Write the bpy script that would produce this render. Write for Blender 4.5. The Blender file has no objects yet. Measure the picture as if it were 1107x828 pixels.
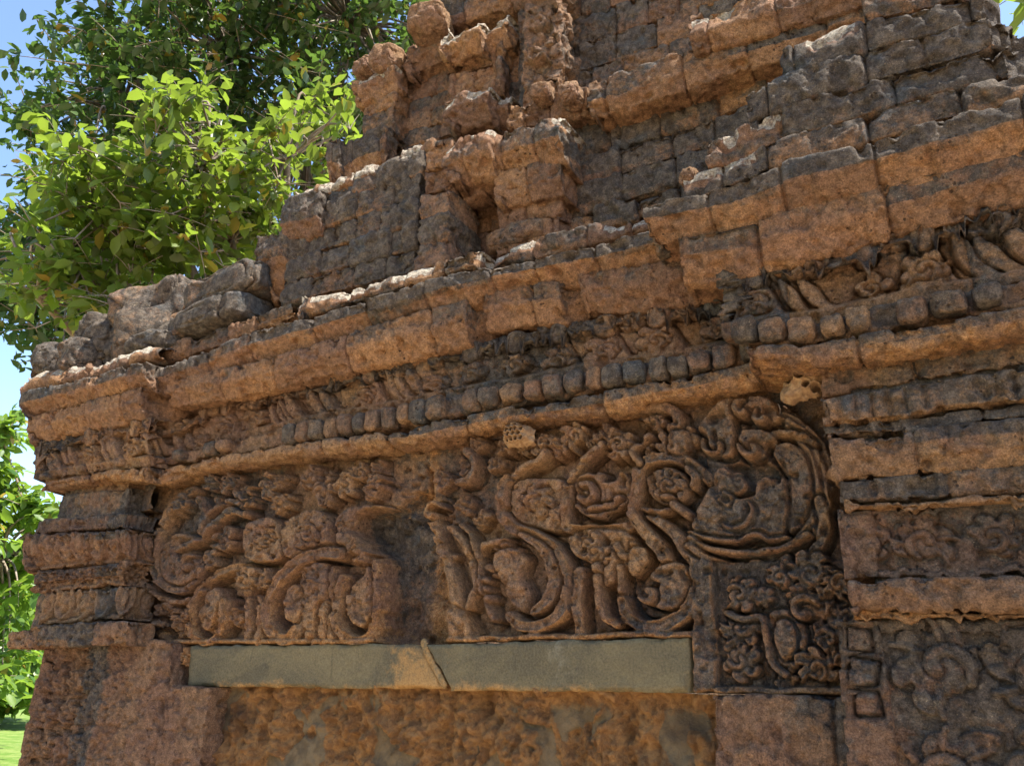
import bpy, math, random
import numpy as np
from mathutils import Matrix, Vector

# ------------------------------------------------------------------ camera, world, sun, exposure
sc = bpy.context.scene
COL = sc.collection
F_PX, CX, CY, PW, PH = 870.0, 553.5, 414.0, 1107.0, 828.0
_up = np.array([77., 2423., -F_PX]); _up /= np.linalg.norm(_up)
_L = np.array([-1600., -290., -F_PX]); _L -= _up * _L.dot(_up); _L /= np.linalg.norm(_L)
_X = -_L; _Y = np.cross(_up, _X)
RM = np.stack([_X, _Y, _up])               # world = RM @ camera
CAM = np.array([0., -2.2, 1.6])
cam = bpy.data.cameras.new('camera'); camo = bpy.data.objects.new('camera', cam); COL.objects.link(camo)
m4 = Matrix.Identity(4)
for i in range(3):
    for j in range(3): m4[i][j] = RM[i][j]
    m4[i][3] = CAM[i]
camo.matrix_world = m4
cam.sensor_fit = 'HORIZONTAL'; cam.sensor_width = 36; cam.lens = 36 * F_PX / PW
cam.clip_start = 0.05; cam.clip_end = 3000
sc.camera = camo

SUN = np.array([0.42, 0.03, 0.90]); SUN /= np.linalg.norm(SUN)
world = bpy.data.worlds.new('World'); sc.world = world; world.use_nodes = True
nt = world.node_tree; nt.nodes.clear()
sky = nt.nodes.new('ShaderNodeTexSky'); sky.sky_type = 'NISHITA'; sky.sun_disc = False
sky.sun_elevation = math.asin(SUN[2]); sky.sun_rotation = math.atan2(SUN[0], SUN[1])
sky.air_density = 1.0; sky.dust_density = 0.6; sky.ozone_density = 2.0
bg = nt.nodes.new('ShaderNodeBackground'); bg.inputs[1].default_value = 0.13
wo = nt.nodes.new('ShaderNodeOutputWorld')
nt.links.new(sky.outputs[0], bg.inputs[0]); nt.links.new(bg.outputs[0], wo.inputs[0])
sl = bpy.data.lights.new('sun', 'SUN'); sl.energy = 5.0; sl.angle = math.radians(0.5); sl.color = (1, 0.95, 0.86)
so = bpy.data.objects.new('sun', sl); COL.objects.link(so)
so.rotation_euler = Vector(SUN.tolist()).to_track_quat('Z', 'Y').to_euler()
so.location = (6, 2, 14)
sc.view_settings.view_transform = 'Standard'; sc.view_settings.look = 'None'
sc.view_settings.gamma = 1; sc.view_settings.use_curve_mapping = False
sc.view_settings.exposure = 1.52
try:
    sc.cycles.max_bounces = 6; sc.cycles.diffuse_bounces = 4; sc.cycles.transmission_bounces = 4
    sc.cycles.transparent_max_bounces = 8
except Exception: pass

# ------------------------------------------------------------------ photograph pixel -> point on a plane y = const
def P(px, py, y=0.):
    d = RM @ np.array([px - CX, -(py - CY), -F_PX]); t = (y - CAM[1]) / d[1]
    return CAM + d * t
def Zof(X, y, py):
    # height of the point (X, y, z) that is seen on picture row py
    a = RM.T @ np.array([X - CAM[0], y - CAM[1], -CAM[2]]); b = RM.T @ np.array([0., 0., 1.])
    k = (py - CY) / F_PX                    # (py-CY) = F*cy/cz with cz negative
    return (k * a[2] - a[1]) / (b[1] - k * b[2])
def PD(px, py, dist):
    d = RM @ np.array([px - CX, -(py - CY), -F_PX]); d /= np.linalg.norm(d)
    return CAM + d * dist

# ------------------------------------------------------------------ numpy noise
def _h(i, j, k, s):
    n = (i * 374761393 + j * 668265263 + k * 2147483647 % 4294967296 + s * 1274126177) & 0xffffffff
    n = ((n ^ (n >> 13)) * 1274126177) & 0xffffffff
    n = ((n ^ (n >> 16)) * 2246822519) & 0xffffffff
    return ((n ^ (n >> 15)) & 0xffff) / 65535.0
def vnoise(p, s=0):
    p = np.asarray(p, float) + 500.0
    i = np.floor(p).astype(np.int64); f = p - i; f = f * f * (3 - 2 * f)
    r = 0
    for dx in (0, 1):
        wx = f[..., 0] if dx else 1 - f[..., 0]
        for dy in (0, 1):
            wy = f[..., 1] if dy else 1 - f[..., 1]
            for dz in (0, 1):
                wz = f[..., 2] if dz else 1 - f[..., 2]
                r = r + wx * wy * wz * _h(i[..., 0] + dx, i[..., 1] + dy, i[..., 2] * 7 + dz * 7, s)
    return r * 2 - 1
def fbm(p, scale, octs=3, s=0, gain=0.5):
    a, r = 1.0, 0
    for o in range(octs):
        r = r + a * vnoise(p * scale * 2 ** o, s + o * 17); a *= gain
    return r
def sstep(a, b, x):
    t = np.clip((x - a) / (b - a), 0, 1); return t * t * (3 - 2 * t)
def worley(u, v, s=0, jit=0.8):
    iu = np.floor(u).astype(np.int64); iv = np.floor(v).astype(np.int64)
    f1 = np.full(u.shape, 9.); f2 = np.full(u.shape, 9.)
    for a in (-1, 0, 1):
        for b in (-1, 0, 1):
            ci, cj = iu + a + 500, iv + b + 500
            x = iu + a + .5 + jit * (_h(ci, cj, ci * 0 + 1, s) - .5); y = iv + b + .5 + jit * (_h(ci, cj, ci * 0 + 2, s) - .5)
            d = np.hypot(x - u, y - v)
            f2 = np.where(d < f1, f1, np.minimum(f2, d)); f1 = np.minimum(f1, d)
    return f1, f2

# ------------------------------------------------------------------ scene helpers
def tag(o, label=None, cat=None, group=None, kind=None):
    if label: o['label'] = label
    if cat: o['category'] = cat
    if group: o['group'] = group
    if kind: o['kind'] = kind
    return o
def empty(name, loc=(0, 0, 0)):
    o = bpy.data.objects.new(name, None); COL.objects.link(o); o.location = loc
    o.empty_display_size = 0.2
    return o
def link_mesh(name, V, Fq, mat, parent=None, masks=None, smooth=True, tris=None):
    V = np.asarray(V, np.float32); Fq = np.asarray(Fq, np.int32).reshape(-1, 4) if Fq is not None and len(Fq) else np.zeros((0, 4), np.int32)
    T = np.asarray(tris, np.int32).reshape(-1, 3) if tris is not None and len(tris) else np.zeros((0, 3), np.int32)
    me = bpy.data.meshes.new(name)
    me.vertices.add(len(V)); me.vertices.foreach_set('co', V.ravel())
    nl = Fq.size + T.size; npoly = len(Fq) + len(T)
    me.loops.add(nl); me.loops.foreach_set('vertex_index', np.concatenate([Fq.ravel(), T.ravel()]))
    me.polygons.add(npoly)
    ls = np.concatenate([np.arange(len(Fq)) * 4, Fq.size + np.arange(len(T)) * 3]).astype(np.int32)
    me.polygons.foreach_set('loop_start', ls)
    me.update(calc_edges=True); me.validate()
    if smooth: me.polygons.foreach_set('use_smooth', np.ones(len(me.polygons), bool))
    if masks is not None:
        at = me.color_attributes.new('mask', 'FLOAT_COLOR', 'POINT')
        m = np.ones((len(V), 4), np.float32); m[:, :3] = masks
        at.data.foreach_set('color', m.ravel())
    me.materials.append(mat)
    o = bpy.data.objects.new(name, me); COL.objects.link(o)
    if parent is not None:
        o.parent = parent
        o.matrix_parent_inverse = Matrix.Translation(-Vector(parent.location))
    return o
class Acc:
    def __init__(s): s.V = []; s.F = []; s.M = []; s.n = 0
    def add(s, V, F, M):
        s.V.append(V); s.F.append(F + s.n); s.M.append(M); s.n += len(V)
    def build(s, name, mat, parent): return link_mesh(name, np.concatenate(s.V), np.concatenate(s.F), mat, parent, np.concatenate(s.M))
def grid_faces(n, m, flip=False):
    a = np.arange(n * m).reshape(n, m)
    q = np.stack([a[:-1, :-1], a[1:, :-1], a[1:, 1:], a[:-1, 1:]], -1).reshape(-1, 4)
    return q[:, ::-1] if flip else q

# ------------------------------------------------------------------ materials
class NT:
    def __init__(s, name):
        s.m = bpy.data.materials.new(name); s.m.use_nodes = True; s.t = s.m.node_tree; s.t.nodes.clear()
        s.out = s.t.nodes.new('ShaderNodeOutputMaterial')
        s.co = s.t.nodes.new('ShaderNodeTexCoord').outputs['Object']
    def n(s, typ, **kw):
        nd = s.t.nodes.new(typ)
        for k, v in kw.items():
            if k.startswith('i_'):
                nd.inputs[k[2:].replace('_', ' ')].default_value = v
            else: setattr(nd, k, v)
        return nd
    def l(s, a, b): s.t.links.new(a, b)
    def noise(s, scale, detail=4, rough=0.55, dist=0, co=None, stretch=None):
        c = co or s.co
        if stretch:
            mp = s.n('ShaderNodeMapping'); mp.inputs['Scale'].default_value = stretch; s.l(c, mp.inputs[0]); c = mp.outputs[0]
        nd = s.n('ShaderNodeTexNoise'); nd.inputs['Scale'].default_value = scale; nd.inputs['Detail'].default_value = detail
        nd.inputs['Roughness'].default_value = rough; nd.inputs['Distortion'].default_value = dist; s.l(c, nd.inputs['Vector'])
        return nd.outputs[0]
    def vor(s, scale, feature='F1'):
        nd = s.n('ShaderNodeTexVoronoi', feature=feature); nd.inputs['Scale'].default_value = scale; s.l(s.co, nd.inputs['Vector'])
        return nd.outputs['Distance']
    def ramp(s, v, a, b, lo=0., hi=1.):
        nd = s.n('ShaderNodeMapRange'); nd.interpolation_type = 'SMOOTHSTEP'
        s.l(v, nd.inputs[0]); nd.inputs[1].default_value = a; nd.inputs[2].default_value = b; nd.inputs[3].default_value = lo; nd.inputs[4].default_value = hi
        return nd.outputs[0]
    def math(s, op, a, b=None):
        nd = s.n('ShaderNodeMath', operation=op)
        for k, v in enumerate((a, b)):
            if v is None: continue
            if isinstance(v, (int, float)): nd.inputs[k].default_value = v
            else: s.l(v, nd.inputs[k])
        return nd.outputs[0]
    def mix(s, fac, a, b, mode='MIX'):
        nd = s.n('ShaderNodeMix', data_type='RGBA', blend_type=mode)
        for idx, v in ((0, fac), (6, a), (7, b)):
            if isinstance(v, (int, float)): nd.inputs[idx].default_value = v
            elif isinstance(v, tuple): nd.inputs[idx].default_value = (*v, 1)
            else: s.l(v, nd.inputs[idx])
        return nd.outputs[2]
    def mixg(s, v):
        nd = s.n('ShaderNodeCombineColor')
        for k in range(3): s.l(v, nd.inputs[k])
        return nd.outputs[0]
    def bump(s, h, dist, strength=1.0, prev=None):
        nd = s.n('ShaderNodeBump'); nd.inputs['Strength'].default_value = strength; nd.inputs['Distance'].default_value = dist
        s.l(h, nd.inputs['Height'])
        if prev is not None: s.l(prev, nd.inputs['Normal'])
        return nd.outputs[0]
    def done(s, col, nrm=None, rough=0.9, spec=0.2):
        b = s.n('ShaderNodeBsdfPrincipled'); b.inputs['Roughness'].default_value = rough
        b.inputs['Specular IOR Level'].default_value = spec
        if isinstance(col, tuple): b.inputs['Base Color'].default_value = (*col, 1)
        else: s.l(col, b.inputs['Base Color'])
        if nrm is not None: s.l(nrm, b.inputs['Normal'])
        s.l(b.outputs[0], s.out.inputs[0]); s.bsdf = b
        return s.m

def stone_material(name, warm=(.34, .205, .105), red=(.265, .15, .09), pale=(.44, .34, .23), dark=(.082, .072, .062), mud=(.46, .27, .125)):
    s = NT(name)
    at = s.n('ShaderNodeAttribute', attribute_name='mask'); sep = s.n('ShaderNodeSeparateColor'); s.l(at.outputs[0], sep.inputs[0])
    pat, tint, mudm = sep.outputs[0], sep.outputs[1], sep.outputs[2]
    c = s.mix(s.ramp(s.noise(5, 5, .6, .5), .40, .62), warm, red)
    c = s.mix(s.ramp(s.noise(2.1, 4, .6, .8), .50, .68, 0, .55), c, (.25, .16, .10))
    c = s.mix(s.math('MULTIPLY', tint, .75), c, (.17, .10, .07))
    # grey-black crust of lichen on the weathered outer faces, plus painted shade of stripe and hole
    n1 = s.noise(14, 6, .68, .6); n2 = s.noise(60, 5, .7)
    pm = s.math('ADD', pat, s.math('MULTIPLY', s.math('SUBTRACT', n1, .5), 1.5))
    pm = s.math('ADD', pm, s.math('MULTIPLY', s.math('SUBTRACT', n2, .5), .8))
    pm = s.ramp(pm, .34, .82, 0, .93)
    dk = s.mix(s.ramp(s.noise(25, 4, .6), .42, .62), dark, (.15, .125, .098))
    dk = s.mix(s.ramp(s.noise(6, 4, .6, .3), .55, .70), dk, (.085, .095, .098))
    c = s.mix(pm, c, dk)
    # ochre mud film
    n3 = s.noise(30, 5, .65, .4)
    mm = s.ramp(s.math('ADD', mudm, s.math('MULTIPLY', s.math('SUBTRACT', n3, .5), 1.3)), .42, .80, 0, .92)
    c = s.mix(mm, c, s.mix(s.ramp(s.noise(90, 4, .7), .35, .65), mud, (.33, .16, .065)))
    pl = s.math('MULTIPLY', s.ramp(tint, 1.02, 1.16), s.ramp(s.noise(45, 5, .7), .35, .55, .15, .8))  # pale rim colour that paints sunlight on the ledge crests
    c = s.mix(pl, c, (.56, .50, .39))
    # pale specks and scabs
    sp = s.ramp(s.noise(170, 3, .6), .64, .74, 0, .65)
    c = s.mix(sp, c, pale)
    sc_ = s.math('MULTIPLY', s.ramp(s.noise(20, 6, .7, .8), .60, .72, 0, .6), s.ramp(s.noise(3.0, 3, .5), .50, .62))
    c = s.mix(sc_, c, (.36, .29, .20))
    g1 = s.ramp(s.noise(48, 8, .75, .2), .34, .66, .62, 1.32)
    c = s.mix(1.0, c, s.mixg(g1), 'MULTIPLY')
    g2 = s.ramp(s.noise(230, 5, .8), .30, .70, .55, 1.5)
    c = s.mix(1.0, c, s.mixg(g2), 'MULTIPLY')
    pits = s.ramp(s.vor(48), .12, .26)
    pitm = s.ramp(s.noise(9, 4, .6), .52, .62)
    pitf = s.math('MULTIPLY', s.math('SUBTRACT', 1.0, pits), pitm)
    h = s.math('ADD', s.noise(70, 8, .72, .3), s.math('MULTIPLY', s.noise(320, 4, .7), .35))
    c = s.mix(s.math('MULTIPLY', pitf, .8), c, (.035, .025, .02))
    nr = s.bump(h, .024, .95)
    nr = s.bump(pitf, -.006, .9, nr)
    return s.done(c, nr, .93, .15)
M_STONE = stone_material('weathered_sandstone')
M_BRICK = stone_material('old_brick_sandstone', warm=(.36, .20, .10), red=(.28, .155, .09))

def mk_mud():
    s = NT('dried_mud')
    at = s.n('ShaderNodeAttribute', attribute_name='mask'); sep = s.n('ShaderNodeSeparateColor'); s.l(at.outputs[0], sep.inputs[0])
    c = s.mix(s.ramp(s.noise(26, 6, .7, .5), .38, .62), (.46, .25, .10), (.26, .135, .06))
    g = s.mix(s.ramp(s.noise(18, 5, .6), .4, .6), (.27, .215, .13), (.16, .135, .09))
    c = s.mix(s.ramp(s.math('ADD', sep.outputs[0], s.math('MULTIPLY', s.math('SUBTRACT', s.noise(40, 5, .7), .5), 1.3)), .30, .85, 0, .85), c, g)
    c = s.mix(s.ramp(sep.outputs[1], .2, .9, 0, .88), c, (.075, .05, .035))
    h = s.math('ADD', s.noise(60, 8, .75, .6, stretch=(1, 1, .6)), s.math('MULTIPLY', s.noise(210, 4, .7), .5))
    return s.done(c, s.bump(h, .035, .9), .95, .1)
M_MUD = mk_mud()
def mk_beam():
    s = NT('grey_green_cement')
    c = s.mix(s.ramp(s.noise(2.5, 5, .65, .8, stretch=(1, 1, 2)), .38, .64), (.20, .168, .098), (.13, .115, .076))
    c = s.mix(s.ramp(s.noise(9, 6, .7, .4), .55, .75, 0, .5), c, (.09, .088, .07))
    c = s.mix(s.ramp(s.noise(5, 5, .7, 1.2, stretch=(1, 1, .25)), .62, .75, 0, .4), c, (.34, .32, .24))
    at = s.n('ShaderNodeAttribute', attribute_name='mask'); sep = s.n('ShaderNodeSeparateColor'); s.l(at.outputs[0], sep.inputs[0])
    mm = s.ramp(s.math('ADD', sep.outputs[2], s.math('MULTIPLY', s.math('SUBTRACT', s.noise(35, 5, .7), .5), .9)), .4, .75, 0, .9)
    c = s.mix(mm, c, (.42, .25, .10))
    c = s.mix(1.0, c, s.mixg(s.ramp(s.noise(160, 6, .8), .3, .7, .7, 1.3)), 'MULTIPLY')
    c = s.mix(s.ramp(s.noise(14, 7, .75, 1.5, stretch=(1, 1, .35)), .56, .70, 0, .55), c, (.07, .066, .05))
    h = s.math('ADD', s.noise(90, 8, .8), s.math('MULTIPLY', s.noise(12, 3, .5), .5))
    return s.done(c, s.bump(h, .012, .9), .95, .05)
M_BEAM = mk_beam()
def mk_nest():
    s = NT('pale_mud_nest')
    c = s.mix(s.ramp(s.noise(60, 5, .6), .4, .6), (.30, .195, .105), (.20, .12, .065))
    return s.done(c, s.bump(s.noise(150, 5, .6), .004, .6), .9, .1)
M_NEST = mk_nest()

# ------------------------------------------------------------------ swept masonry course
def smooth_grid(G, it):
    G = G.copy()
    for _ in range(it):
        G[1:-1] = .5 * G[1:-1] + .25 * (G[:-2] + G[2:])
        G[:, 1:-1] = .5 * G[:, 1:-1] + .25 * (G[:, :-2] + G[:, 2:])
    return G
def grid_normals(G):
    du = np.gradient(G, axis=0); dv = np.gradient(G, axis=1)
    n = np.cross(du, dv); l = np.linalg.norm(n, axis=-1, keepdims=True)
    return np.where(l > 1e-9, n / np.maximum(l, 1e-9), 0)
STRIPE_X = P(112, 660, -.1)[0]; STRIPE_SHADE = .5  # position and strength of the shadow stripe painted on the left pilaster
RNG = np.random.RandomState(7)
SEED = [100]
def track(pts, dy=0.):
    """list of (px,pyb,pyt,y) or ('J',y) -> 3D polyline rows (X,y,Zb,Zt)"""
    out = []
    for p in pts:
        if p[0] == 'J':
            X, _, zb, zt = out[-1]; out.append((X, p[1] + dy, zb, zt))
        elif p[0] == 'B':
            X, yy, zb, zt = out[-1]; out.append((X + p[1], yy + p[2], zb, zt))
        elif p[0] == 'X':                      # ('X', X, y, zb, zt) world numbers
            out.append((p[1], p[2] + dy, p[3], p[4]))
        else:
            px, pb, pt, y = p; y = y + dy
            q = P(px, pb, y); out.append((q[0], y, q[2], Zof(q[0], y, pt)))
    return np.array(out)
def sub_track(T, v0, v1):
    R = T.copy(); h = T[:, 3] - T[:, 2]; R[:, 2] = T[:, 2] + v0 * h; R[:, 3] = T[:, 2] + v1 * h
    return R
def course(acc, T, ch=0.03, chh=0.35, depth=0.22, brick=(.16, .30), res=.006, offs=.006, rough=.006, chip=1.0, carve=None,
           patina=.75, mud=.0, left=0.5, right=None, seed=None, under=0.0, round_=1, prof=None, joint=.014, gap=0.0, tilt=True, crest=0., crest_len=99.):
    """one row of blocks following the plan track T; adds grid to acc"""
    seed = seed if seed is not None else SEED[0]; SEED[0] += 1
    rg = np.random.RandomState(seed)
    T = np.array(T, float); n0 = len(T)
    kinds = []
    if left: T = np.vstack([[T[0, 0], T[0, 1] + left, T[0, 2], T[0, 3]], T])
    if right: T = np.vstack([T, [T[-1, 0], T[-1, 1] + right, T[-1, 2], T[-1, 3]]])
    seg = np.hypot(np.diff(T[:, 0]), np.diff(T[:, 1])); S = np.concatenate([[0], np.cumsum(seg)])
    L = S[-1]
    # joints
    js = []
    if brick:
        s = rg.uniform(.02, brick[1]) + (left or 0)
        while s < L: js.append(s); s += rg.uniform(*brick)
    js = np.array(js)
    ss = np.concatenate([np.arange(0, L, res), S] + [js + d for d in (-.006, -.002, .002, .006)] if len(js) else [np.arange(0, L, res), S])
    ss = np.unique(np.round(ss[(ss >= 0) & (ss <= L)], 4)); keep = np.concatenate([[True], np.diff(ss) > .0011]); ss = ss[keep]
    cols = [np.interp(ss, S, T[:, k]) for k in range(4)]
    X, Y, ZB, ZT = cols
    k = np.clip(np.searchsorted(S, ss, side='right') - 1, 0, len(seg) - 1)
    alongY = np.abs(np.diff(T[:, 1]))[k] > np.abs(np.diff(T[:, 0]))[k] * 2
    # inward vector
    leftm = (ss <= (left or 0) + 1e-6) if left else np.zeros(len(ss), bool)
    H = float(np.mean(ZT - ZB))
    if prof is None:
        prof = [(depth, 0), (ch, 0), (0, chh), (0, 1 - .035 / H), (0, 1), (depth, 1)] if crest else [(depth, 0), (ch, 0), (0, chh), (0, 1), (depth, 1)]
    pr = [];
    for (a0, v0), (a1, v1) in zip(prof[:-1], prof[1:]):
        ln = math.hypot(a1 - a0, (v1 - v0) * H)
        big = abs(v1 - v0) < 1e-6 and abs(a1 - a0) > .08
        nn = max(1, int(ln / (res * (2.5 if big else 1))))
        tt = np.arange(nn) / nn
        if big: tt = tt ** .7 if a1 < a0 else tt ** 1.4
        for t in tt: pr.append((a0 + (a1 - a0) * t, v0 + (v1 - v0) * t))
    pr.append(prof[-1]); pr = np.array(pr)
    ins, vv = pr[:, 0], pr[:, 1]
    chm = max(ch, max([a for a, v in prof if 0 < v < 1] + [0]), crest)
    n, m = len(ss), len(pr)
    G = np.zeros((n, m, 3))
    G[..., 0] = X[:, None] + np.where(leftm[:, None], np.minimum(ins, chm)[None], 0)
    inner = np.where((leftm & (Y > T[1, 1] + 1e-4))[:, None] if left else False, 0, ins[None] + 0 * X[:, None])
    G[..., 1] = Y[:, None] + inner
    hh = (ZT - ZB)[:, None]
    if crest:
        cf = sstep(-.55, -.05, vnoise(np.stack([ss * 4, 0 * ss, 0 * ss], -1), seed)) * (.7 + .4 * vnoise(np.stack([ss * 22, 0 * ss, 0 * ss], -1), seed + 1)) * sstep(crest_len + .06, crest_len, np.abs(ss - (left or 0)))
        G[..., 1] += np.where(ins[None] < crest * 1.1, cf[:, None] * crest * .9 * np.clip((vv - 1 + crest * 1.7 / H) / (crest * 1.7 / H), 0, 1)[None], 0)
    G[..., 2] = ZB[:, None] + gap + vv[None] * (hh - gap * 2)
    G0 = G
    PLt = smooth_grid(G, round_); PHv = smooth_grid(G, 6)
    msk = sstep(.15, .6, fbm(G + seed, 9, 2, seed))[..., None] * chip
    msk = np.clip(msk, 0, 1)
    G = PLt + (PHv - PLt) * msk
    N = grid_normals(PLt)
    # make the normals point outward (away from +Y interior)
    front = np.argmin(ins + np.abs(vv - .6) * .01)
    if np.mean(N[~alongY][:, front, 1]) > 0: N = -N; flip = False
    else: flip = True
    bid = np.searchsorted(js, ss) if len(js) else np.zeros(n, int)
    nb = bid.max() + 1
    boff = rg.uniform(-1, 1, nb) * offs; btint = rg.uniform(0, 1, nb) ** 1.5; btl = rg.uniform(-1, 1, nb) * offs * .8; bpat = rg.uniform(-.34, .28, nb)
    # smooth transition across joint
    d = boff[bid][:, None] + (btl[bid][:, None] * (vv[None] - .5) if tilt else 0)
    if len(js):
        dj = np.min(np.abs(ss[:, None] - js[None]), 1)
        d = d - (joint * np.exp(-(dj / .0035) ** 2) + .003 * np.exp(-(dj / .012) ** 2))[:, None]
    G0w = G + 0
    wob = np.stack([fbm(G0w, 4, 2, 11), 0 * G[..., 0], fbm(G0w, 4, 2, 13)], -1) * .005
    d = d + rough * (.55 * fbm(G0w, 9, 2, 3, .5) + .5 * fbm(G0w, 30, 3, 5))
    cn = fbm(G0w, 13, 3, 36); d = d - .009 * sstep(.30, .36, cn) - .006 * sstep(.28, .33, fbm(G0w, 31, 2, 38))
    pn = fbm(G0w, 24, 2, 31)
    d = d - np.where(pn > .45, (pn - .45), 0) * .035
    sfr = ss[:, None] + 0 * vv[None]
    vfr = vv[None] + 0 * ss[:, None]
    cm = 0
    if carve is not None:
        cv = carve(sfr, vfr, G0w[..., 0], G0w[..., 2], H); isf = (ins[None] < chm + .004) + 0 * sfr
        cv = cv * isf * sstep(.0, .03, np.abs(sfr - (left or 0))); d = d + cv; cm = cv
    G = G + wob + N * d[..., None]
    if under: pass
    up = np.clip(N[..., 2], -1, 1)
    pat = patina + bpat[bid][:, None] + np.where(up < -.2, -.75 if ch > .015 else -.2, 0) + np.where(vfr < chh * .8, -.28 if ch > .015 else -.05, 0) + .22 * np.clip((vfr - .55) * 2, 0, 1)
    pat = pat + .5 * fbm(G0w, 1.6, 2, 77)
    if crest: pat = pat - 1.1 * cf[:, None] * sstep(1 - crest * 2.2 / H, 1 - crest * 1.0 / H, vfr)  # crust cleared along the crest so the rim looks sunlit
    pat = pat + STRIPE_SHADE * sstep(.075, .045, np.abs(G0w[..., 0] - STRIPE_X + .02 * fbm(G0w, 6, 2, 4))) * (G0w[..., 2] < 2.34)  # cast shadow painted as a dark vertical band
    tint = btint[bid][:, None] + 0 * vfr
    if crest: tint = np.where((cf[:, None] * sstep(1 - crest * 1.5 / H, 1 - crest * .8 / H, vfr + .1 * fbm(G0w, 20, 2, 9)) > .5), 1.2, tint)  # marks the crest for the painted sunlit rim
    md = mud + .25 * fbm(G0w, 2.5, 2, 55) + np.where(up < -.3, .12, 0)
    acc.add(G.reshape(-1, 3), grid_faces(n, m, flip), np.clip(np.stack([pat, tint, md], -1), 0, 1.2).reshape(-1, 3))

def masonry(acc, T, rows, **kw):
    vs = np.linspace(0, 1, rows + 1)
    if 'stag' in kw: kw.pop('stag')
    for r in range(rows):
        d = RNG.uniform(-.006, .006)
        T2 = sub_track(T, vs[r], vs[r + 1]); T2[:, 1] += d
        course(acc, T2, **kw)

def one(name, parent, pts, mat=None, rows=1, dy=0., **kw):
    a = Acc(); T = track(pts, dy)
    masonry(a, T, rows, **kw) if rows > 1 else course(a, T, **kw)
    return a.build(name, mat or M_BRICK, parent)

# rock lump -----------------------------------------------------------------
def lump(name, c, size, mat, parent=None, seed=0, amp=.22, rot=0., n=64, box=.55, patina=.8, mud=0., detail=.05, tiltx=0., ao=0.03):
    """rounded weathered block: superellipsoid with noise"""
    u = np.linspace(0, 2 * math.pi, n * 2 + 1); v = np.linspace(-math.pi / 2, math.pi / 2, n)
    U, Vv = np.meshgrid(u, v, indexing='ij')
    f = lambda t, e: np.sign(t) * np.abs(t) ** e
    D = np.stack([f(np.cos(Vv), box) * f(np.cos(U), box), f(np.cos(Vv), box) * f(np.sin(U), box), f(np.sin(Vv), box)], -1)
    D = D * np.array(size) / 2
    Pn = D + np.array([seed * 3.1, 0, 0])
    ms = float(np.mean(size))
    nd = np.linalg.norm(D, axis=-1, keepdims=True) + 1e-9
    r = 1 + amp * fbm(Pn / ms, 1.7, 3, seed)[..., None] + detail * fbm(Pn / ms, 7, 3, seed + 5)[..., None]
    w = np.abs(fbm(Pn / ms, 3, 2, seed + 9))[..., None]; r = r - .12 * np.exp(-(w / .05) ** 2)
    G = D * r
    ca, sa = math.cos(rot), math.sin(rot); ct, st = math.cos(tiltx), math.sin(tiltx)
    x, y, z = G[..., 0], G[..., 1], G[..., 2]
    x, z = x * ct + z * st, -x * st + z * ct
    x, y = x * ca - y * sa, x * sa + y * ca
    G = np.stack([x, y, z], -1) + np.array(c)
    N = grid_normals(G)
    pat = patina + .3 * fbm(G, 3, 2, 6); mk = np.stack([pat, .3 + .5 * fbm(G, 2, 1, 8), mud + 0 * pat], -1)
    return link_mesh(name, G.reshape(-1, 3), grid_faces(len(u), n), mat, parent, np.clip(mk, 0, 1.2).reshape(-1, 3))

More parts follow.
